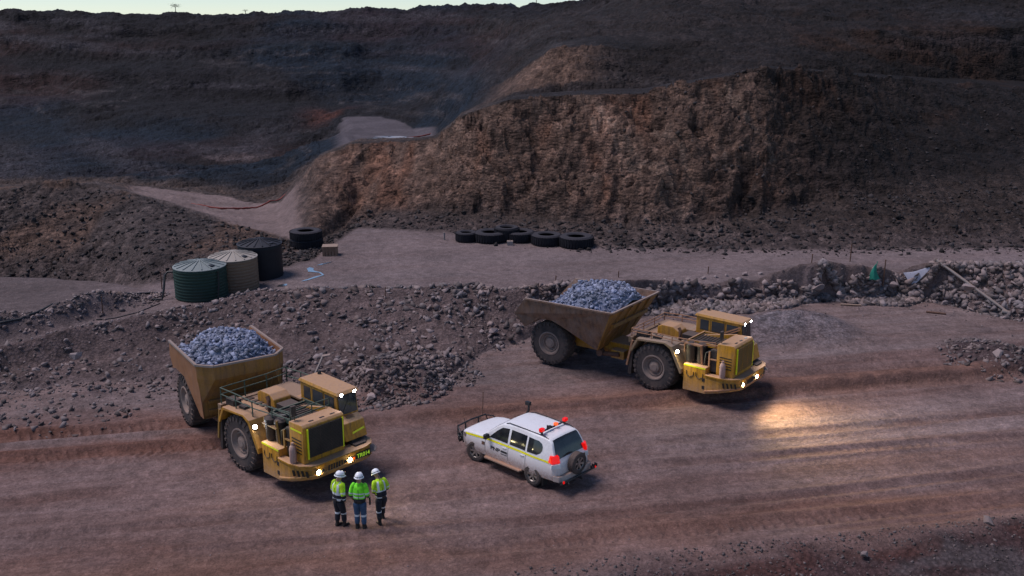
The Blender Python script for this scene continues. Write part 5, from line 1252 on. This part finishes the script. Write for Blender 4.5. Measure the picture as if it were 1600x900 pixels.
    m.add([(.13, -.08, .0), (.21, -.05, -.012), (.21, .05, -.012), (.13, .08, .0), (.13, -.08, .012), (.21, -.05, -.002), (.21, .05, -.002), (.13, .08, .012)], [(0, 1, 2, 3), (4, 5, 6, 7), (0, 1, 5, 4), (1, 2, 6, 5), (2, 3, 7, 6)])
    hm = m.build("helmet", M['helmet'], root, smooth=True, angle=50)
    m = MB(hr); m.tube([(.155, 0, .05), (.10, 0, .128), (0, 0, .168), (-.09, 0, .130), (-.142, 0, .05), (-.15, 0, .0)], .010, 6); m.tube([(.15 * math.cos(a) * 1.0, .128 * math.sin(a), .045) for a in np.linspace(0, 2 * PI, 24)], .007, 5); m.obox((.165, 0, .085), (.05, .055, .05))
    m.build("cap_lamp", M['plastic'], hm, smooth=True)
    if True:
        bk = -.155
        m = MB(); m.tube([hd + Vector((-.14, 0, .04)), Vector((nk.x - .10, .01, 1.50)), Vector((ch.x + bk - .01, .0, 1.32)), Vector((bk - .0, -.01, 1.10)), Vector((-.13, -.02, .98))], .008, 6); m.obox((-.145, -.02, .97), (.05, .13, .08)); m.build("lamp_cord", M['plastic'], root, smooth=True)
    if jeans:
        m = MB(); m.obox(Vector(rhand) + Vector((.06, -.03, -.16)), (.07, .05, .26)); m.build("held_radio", M['plastic'], root, .01)
    return root
make_person((-5.31, 26.60, gz1(-5.31, 26.60)), R(50), "worker at the left of the three, yellow and navy jacket with silver braces, black trousers", 'hivis_yellow', 'jacket', (.20, .16, 1.04), (.02, -.29, .86), ((-.02, .09), (.10, -.10)), head_turn=R(-10), head_dip=.4)
make_person((-4.64, 26.43, gz1(-4.64, 26.43)), R(86), "worker in the middle with plain bright green shirt and blue jeans", 'hivis_green', 'shirt', (.12, .25, .95), (.14, -.24, 1.0), ((-.01, .10), (-.04, -.12)), head_turn=R(-6), jeans=True)
make_person((-4.04, 26.83, gz1(-4.04, 26.83)), R(128), "worker at the right of the three, yellow and navy jacket, bowed helmet, feet apart", 'hivis_yellow', 'jacket', (.26, .12, 1.00), (.20, -.24, 1.02), ((-.10, .14), (.24, -.17)), head_turn=R(6), head_dip=1.3, lean=.07).scale = (.95, .95, .95)

# ------------------------------------------------------------------ water tanks
def tank(cx, cy, r, h, rh, wallm, roofm, label, n_rib=10, ribs=True):
    z0 = gz1(cx, cy); root = empty("water_tank", (cx, cy, z0)); tag(root, label, "water tank", "plastic water tanks beside the berm")
    prof = [(.001, -.3), (r, -.3), (r, 0)]
    if ribs:
        for k in range(n_rib):
            a = h * k / n_rib; b = h / n_rib; prof += [(r, a + b * .08), (r * 1.022, a + b * .35), (r * 1.022, a + b * .65), (r, a + b * .92)]
    else: prof += [(r, h * .5), (r * .99, h * .93)]
    prof += [(r, h), (r * .98, h + .02), (.001, h + .02)]
    m = MB(); m.lathe(prof, 64); m.build("wall", M[wallm], root, smooth=True, angle=60)
    m = MB(); m.lathe([(r * .95, h + .03), (r * 1.03, h + .03), (r * 1.03, h + .06), (r * .97, h + .09), (.18, h + rh), (.10, h + rh + .04), (.001, h + rh + .04)], 64)
    rf = m.build("roof", M[roofm], root, smooth=True, angle=30)
    m = MB()
    for k in range(16):
        a = 2 * PI * k / 16; ct, st = math.cos(a), math.sin(a); m.bar((.16 * ct, .16 * st, h + rh + .02), (r * .97 * ct, r * .97 * st, h + .11), .07, .05)
    m.build("roof_ribs", M[roofm], rf, .012)
    a = R(-35); m = MB(); m.lathe([(.001, 0), (.20, 0), (.20, .06), (.001, .08)], 20, (r * .68 * math.cos(a), r * .68 * math.sin(a), h + rh * .40)); m.build("inlet_lid", M['plastic_black'], rf, smooth=True)
    return root
def on_pad(px, py, r):
    x, y = at_z(px, py, PAD); return x, y + r
tg = on_pad(303.5, 473, 1.33); tb = on_pad(357, 458, 1.30); tk = on_pad(400, 438, 1.26)
tank(*tg, 1.33, 1.62, .34, 'plastic_green', 'plastic_green_roof', "green ribbed water tank with pale roof, nearest of the three tanks")
tank(*tb, 1.28, 1.72, .36, 'plastic_beige', 'plastic_beige_roof', "beige ribbed water tank standing between the green and the black tank")
tank(*tk, 1.24, 1.92, .34, 'plastic_black', 'plastic_black', "smooth black water tank at the back of the tank row", ribs=False)
# pipes and hoses
def tube_obj(name, pts, r, mat, label, cat, group=None, n=8):
    m = MB(); m.tube(pts, r, n); o = m.build(name, M[mat], None, smooth=True); return tag(o, label, cat, group)
gx, gy = tg
pz = gz1(gx - 1.75, gy - .3)
tube_obj("tank_pipe", [(gx - 1.25, gy - .3, pz + 1.42), (gx - 1.62, gy - .3, pz + 1.40), (gx - 1.75, gy - .35, pz + 1.25), (gx - 1.80, gy - .6, pz + .5), (gx - 1.85, gy - .8, pz + .06), (gx - 2.3, gy - .9, pz + .06)], .06, 'plastic', "black upright pipe joining the green tank's wall near its roof", "pipe")
tube_obj("tank_outlet_pipe", [(gx + 1.18, gy - .75, gz1(*tg) + 1.55), (gx + 1.20, gy - .80, gz1(*tg) + 1.0), (gx + 1.14, gy - .95, gz1(*tg) + .1)], .035, 'plastic', "thin black downpipe between the green and the beige tank", "pipe")
def draped(pix, r, step=.4, lift=0.0, z=PAD):
    W = []
    for p in pix:
        W.append(at_z(p[0], p[1], z))
    P = []
    for (a, b), (c, d) in zip(W[:-1], W[1:]):
        k = max(1, int(math.hypot(c - a, d - b) / step))
        for j in range(k): t = j / k; P.append((a + (c - a) * t, b + (d - b) * t))
    P.append(W[-1]); Pz = gz(np.array([p[0] for p in P]), np.array([p[1] for p in P]))
    return [(p[0], p[1], float(z_) + r * .6 + lift) for p, z_ in zip(P, Pz)]
tube_obj("black_hose", draped([(258, 464), (235, 470), (205, 478), (160, 486), (120, 497), (75, 512), (35, 524), (-30, 537)], .06, z=.6), .06, 'plastic', "long black hose running from the green tank to the left edge", "hose")
tube_obj("thin_hose", draped([(250, 474), (215, 487), (180, 494), (150, 497)], .03), .03, 'plastic', "thin black hose looping in front of the green tank", "hose")
tube_obj("red_hose", draped([(300, 332), (345, 333), (385, 326), (430, 313), (452, 306)], .07, z=0), .07, 'red_hose', "red hose lying across the ramp behind the tanks", "hose")
tube_obj("red_hose", draped([(583, 217), (610, 214), (640, 209), (675, 205)], .10, step=2, z=-1), .10, 'red_hose', "red hose across the wet flat in the far valley", "hose")

# ------------------------------------------------------------------ old tyres
def old_tyre(px, py, R_, w, label, tilt=0, group="old tyres in a row on the pad", stack=0.0):
    x, y = at_z(px, py, PAD); y += R_; z = gz1(x, y) + stack
    m = MB(); m.lathe([(R_ * .50, w * .10), (R_ * .58, 0), (R_ * .86, -.0), (R_ * .97, w * .14), (R_, w * .3), (R_, w * .7), (R_ * .97, w * .86), (R_ * .86, w), (R_ * .58, w), (R_ * .50, w * .90), (R_ * .62, w * .8), (R_ * .80, w * .5), (R_ * .62, w * .2)], 44, closed=True)
    for k in range(36):
        a = 2 * PI * k / 36; P = []
        for rr in (R_ * .975, R_ * 1.025):
            for zz, b in ((w * .10, 0), (w * .52, .05), (w * .52, .14), (w * .10, .09)): P.append((rr * math.cos(a + b), rr * math.sin(a + b), zz))
        m.hexa(P[:4], P[4:]); P = [(p[0], p[1], w - p[2] + .01) for p in P]; m.hexa(P[:4], P[4:])
    o = m.build("old_tyre", M['rubber_old'], None, smooth=True, angle=30); o.location = (x, y, z); o.rotation_euler = (tilt, tilt * .6, rng.uniform(0, 6)); return tag(o, label, "tyre", group)
old_tyre(902, 390.5, 1.12, .72, "large old tyre lying flat at the right end of the row")
old_tyre(855, 386.5, 1.02, .68, "old tyre lying flat, second from the right end of the row")
old_tyre(812, 381, 1.02, .66, "old tyre just right of the small white block")
old_tyre(766, 382, 1.10, .66, "old tyre just left of the small white block")
old_tyre(728, 380, .72, .62, "smallest old tyre at the left end of the row")
old_tyre(792, 379.5, .85, .92, "old tyre lying behind the middle of the row")
old_tyre(474, 389.5, 1.05, .58, "lower of two old tyres stacked behind the black tank", group="old tyres stacked behind the tanks")
old_tyre(474, 389.5, 1.03, .56, "upper of two old tyres stacked behind the black tank", group="old tyres stacked behind the tanks", stack=.59)
# white block with marker, crate, small posts
def base_at(px, py, z=PAD):
    u, yy, w = ray(px, py); ds = np.linspace(20, 130, 1400); zr_ = CAMH + ds * w / yy; zg_ = gz(ds * u / yy, ds)
    k = int(np.argmax(zg_ >= zr_)) if (zg_ >= zr_).any() else len(ds) - 1
    return float(ds[k] * u / yy), float(ds[k]), float(zg_[k])
x, y, z = base_at(797, 382); m = MB(); m.box(-.20, .20, -.16, .16, -.03, .28); m.tube([(0, 0, .28), (0, 0, .33)], .05, 8); o = m.build("concrete_block", M['pale_metal'], None, .03); o.location = (x, y - .2, z); tag(o, "small pale concrete block in front of the tyre row", "block")
x, y, z = base_at(515, 400); m = MB()
for k in range(5): m.box(-.45 + k * .185, -.30 + k * .185, -.38, -.35, .0, .56); m.box(-.45 + k * .185, -.30 + k * .185, .35, .38, .0, .56)
m.box(-.46, -.43, -.35, .35, 0, .56); m.box(.43, .46, -.35, .35, 0, .56); m.box(-.48, .48, -.40, .40, .56, .60); m.box(-.43, .43, -.35, .35, 0, .03)
o = m.build("wooden_crate", M['wood'], None); o.location = (x, y + .3, z); o.rotation_euler = (0, 0, .1); tag(o, "brown wooden crate beside the two stacked tyres", "crate")
def post(px, py, h, r, mat, label, group=None, zz=PAD, name="marker_post"):
    x, y, z = base_at(px, py, zz); m = MB(); m.tube([(0, 0, -.2), (.02, 0, h)], r, 8); m.tube([(0.02, 0, h), (.02, 0, h + .02)], r * 1.3, 8); o = m.build(name, M[mat], None); o.location = (x, y, z); return tag(o, label, "post", group)
post(694, 375, .50, .06, 'pale_metal', "short white post on the pad left of the tyre row")
post(602, 466, .55, .025, 'rust', "thin stake on the berm behind the two trucks' gap")
post(868, 441, .35, .03, 'rust', "short stake on the berm behind the rear truck's tray")
post(966, 434, .35, .03, 'rust', "short stake on the berm above the ore load")
post(1106, 428, .40, .03, 'rust', "short stake on the berm behind the rear truck's cab", zz=2)
post(1268, 411, .48, .03, 'rust', "short stake on the berm crest left of the tall pole", zz=2)
post(1328, 409, 1.10, .035, 'rust', "tall dark pole standing on the berm crest", zz=2)
post(1378, 458, 1.50, .035, 'rust', "tall dark stake in front of the berm right of the green cloth", zz=.5)
post(1374, 376, .30, .03, 'rust', "tiny stake at the foot of the dark slope")
post(253, 452, 1.0, .03, 'rust', "thin stake left of the green tank", zz=.7)
post(161, 492, .9, .03, 'rust', "thin stake beside the long black hose", zz=.7)
post(838, 12, 2.6, .09, 'rust', "lone thin mast on the skyline of the pit", zz=16.5, name="skyline_mast") if False else None
# green cloth, white sheet, pole, planks
x, y, z = base_at(1364, 449, .5)
m = MB(); ring = 14; lv = 7; V = []; F = []
for i in range(lv):
    t = i / (lv - 1); r = .03 + .24 * (1 - t) ** .8
    for k in range(ring):
        a = 2 * PI * k / ring; rr = r * (1 + .25 * math.sin(a * 3 + 1) * (1 - t)); rr *= 1 + .35 * float(fbm(a * 1.3, t * 3.0, 5., 2)); V.append((rr * math.cos(a) - .10 * math.sin(t * 3), rr * .6 * math.sin(a), t * .82 + .05 * math.sin(a * 2)))
for i in range(lv - 1):
    for k in range(ring): F.append((i * ring + k, i * ring + (k + 1) % ring, (i + 1) * ring + (k + 1) % ring, (i + 1) * ring + k))
F.append(tuple(range(ring))); m.add(V, F); m.tube([(0, 0, .78), (.05, 0, 1.02)], .02, 6)
o = m.build("green_cloth", M['green_cloth'], None, smooth=True); o.location = (x, y - .15, z + .1); tag(o, "small bright green cloth bundle hanging against the rubble berm", "cloth")
P = [base_at(*q) for q in ((1409, 448), (1441, 442), (1461, 457), (1424, 461))]
m = MB(); zt = [.62, .62, .34, .34]; V = []; g = 8
for i in range(g + 1):
    for j in range(g + 1):
        u, v = i / g, j / g; p = [0, 0, 0]
        for q, w in zip(range(4), ((1 - u) * (1 - v), u * (1 - v), u * v, (1 - u) * v)):
            for c in range(2): p[c] += P[q][c] * w
            p[2] += (P[q][2] + zt[q]) * w
        p[2] += .06 * math.sin(u * 3.1) * math.sin(v * 5); V.append(tuple(p))
V2 = [(a, b, c - .025) for a, b, c in V]; F = [(i * (g + 1) + j, (i + 1) * (g + 1) + j, (i + 1) * (g + 1) + j + 1, i * (g + 1) + j + 1) for i in range(g) for j in range(g)]
m.add(V, F); m.add(V2, F); tag(m.build("white_sheet", M['pale_board'], None, smooth=True), "bent white sheet leaning on the rubble berm near the long pole", "sheet")
a = base_at(1458, 452, .5); b = base_at(1575, 495, .2)
m = MB(); m.tube([(a[0], a[1], a[2] + .25), (b[0], b[1], b[2] + .08)], .075, 10); m.tube([(b[0] - .3, b[1] + .1, b[2] + .13), (b[0] + .02, b[1], b[2] + .08)], .11, 10); tag(m.build("long_pole", M['pale_metal'], None, smooth=True), "long pale pole lying on the ground from the white sheet to the right", "pole")
for q0, q1, lb in (((1478, 468), (1512, 459), "short dark plank lying under the long pole near the sheet"), ((1530, 487), (1560, 475), "short dark plank lying under the far end of the long pole"), ((1313, 477), (1345, 479), "small broken timber piece on the bare yard"), ((1447, 489), (1478, 492), "dark timber offcut on the bare yard below the long pole")):
    a = base_at(*q0, .2); b = base_at(*q1, .2); m = MB(); m.bar((a[0], a[1], a[2] + .05), (b[0], b[1], b[2] + .05), .14, .06); tag(m.build("timber", M['wood'] if 'broken' in lb else M['rust'], None), lb, "timber")
x, y, z = base_at(497, 590, .2); m = MB(); m.bar((x - .15, y, z + .1), (x + .25, y + .1, z + .95), .30, .04); m.bar((x + .22, y + .08, z + .93), (x + .55, y + .12, z + .98), .24, .04); tag(m.build("bent_sheet_offcut", M['pale_metal'], None), "bent pale metal offcut sticking up behind the front truck's cab", "offcut")
# trickle of water and wet flat
def ribbon(name, pix, wid, mat, lift=.02, z=PAD, label=None):
    P = draped(pix, 0, .25 if z > 0 else 2.0, lift, z); V = []; F = []
    for i, p in enumerate(P):
        a = Vector(P[max(i - 1, 0)]); b = Vector(P[min(i + 1, len(P) - 1)]); d = (b - a); n = Vector((-d.y, d.x, 0)).normalized()
        w = wid * (.35 + .65 * abs(float(fbm(p[0] * 1.5, p[1] * 1.5, 1., 2))) * 2.0) * (1 if 0 < i < len(P) - 1 else .2)
        V += [tuple(Vector(p) + n * w), tuple(Vector(p) - n * w)]
    for i in range(len(P) - 1): F.append((2 * i, 2 * i + 1, 2 * i + 3, 2 * i + 2))
    m = MB(); m.add(V, F); return tag(m.build(name, M[mat], None), kind='structure')
ribbon("water", [(433, 448), (445, 445), (448, 444)], .22, 'water'); ribbon("water", [(471, 440), (482, 437), (494, 433), (505, 430), (500, 426), (486, 424), (484, 418)], .16, 'water')
ribbon("water", [(495, 415), (508, 412), (520, 409)], .13, 'water')
ribbon("wet_mud", [(562, 214), (590, 212), (620, 211), (650, 213), (672, 217)], 2.6, 'wet', .12, -1)
ribbon("wet_mud", [(585, 208), (620, 208), (645, 209)], 1.2, 'wet', .12, -1)

# ------------------------------------------------------------------ shrubs and mast on the skyline
Tt, Dd, Zz = Lines[6]
def sky_xyz(px):
    t = at_d(px, 15, 250)[0]; d = float(np.interp(t, Tt, Dd)); ys = np.linspace(d - 8, d + 12, 60); zz = gz(t * ys, ys); e = (zz - CAMH) / ys; k = int(np.argmax(e)); return t * ys[k], ys[k], float(zz[k])
for px, h, lb in ((274, 2.0, "small dark shrub alone on the left skyline"), (383, 1.1, "low shrub on the skyline left of the step in the rim"), (272, 0, None)):
    if not lb: continue
    x, y, z = sky_xyz(px); root = empty("shrub", (x, y, z)); tag(root, lb, "shrub")
    m = MB(); m.tube([(0, 0, -.3), (.05, 0, h * .45), (.25, 0, h * .7)], [.09, .07, .04], 6); m.tube([(.05, 0, h * .4), (-.3, 0, h * .75)], [.06, .03], 6); m.build("trunk", M['bark'], root)
    m = MB()
    for k in range(160):
        c = Vector((rng.normal(0, .32 * h), rng.normal(0, .3 * h), h * (.72 + rng.normal(0, .12)))); s = rng.uniform(.05, .13) * max(h, 1) * .6
        q = Matrix.Rotation(rng.uniform(0, 6), 3, 'Z') @ Matrix.Rotation(rng.uniform(0, 3), 3, 'X'); m.add([c + q @ Vector(v) * s for v in ((-1, 0, 0), (0, -.6, 0), (1, 0, 0), (0, .6, 0))], [(0, 1, 2, 3)])
    m.build("crown", M['leaf'], root)
x, y, z = sky_xyz(838); m = MB(); m.tube([(0, 0, -.3), (0, 0, 3.0)], [.10, .05], 6); m.box(-.12, .12, -.12, .12, 2.9, 3.1); o = m.build("skyline_mast", M['rust'], None); o.location = (x, y, z); tag(o, "thin dark mast standing on the skyline", "mast")
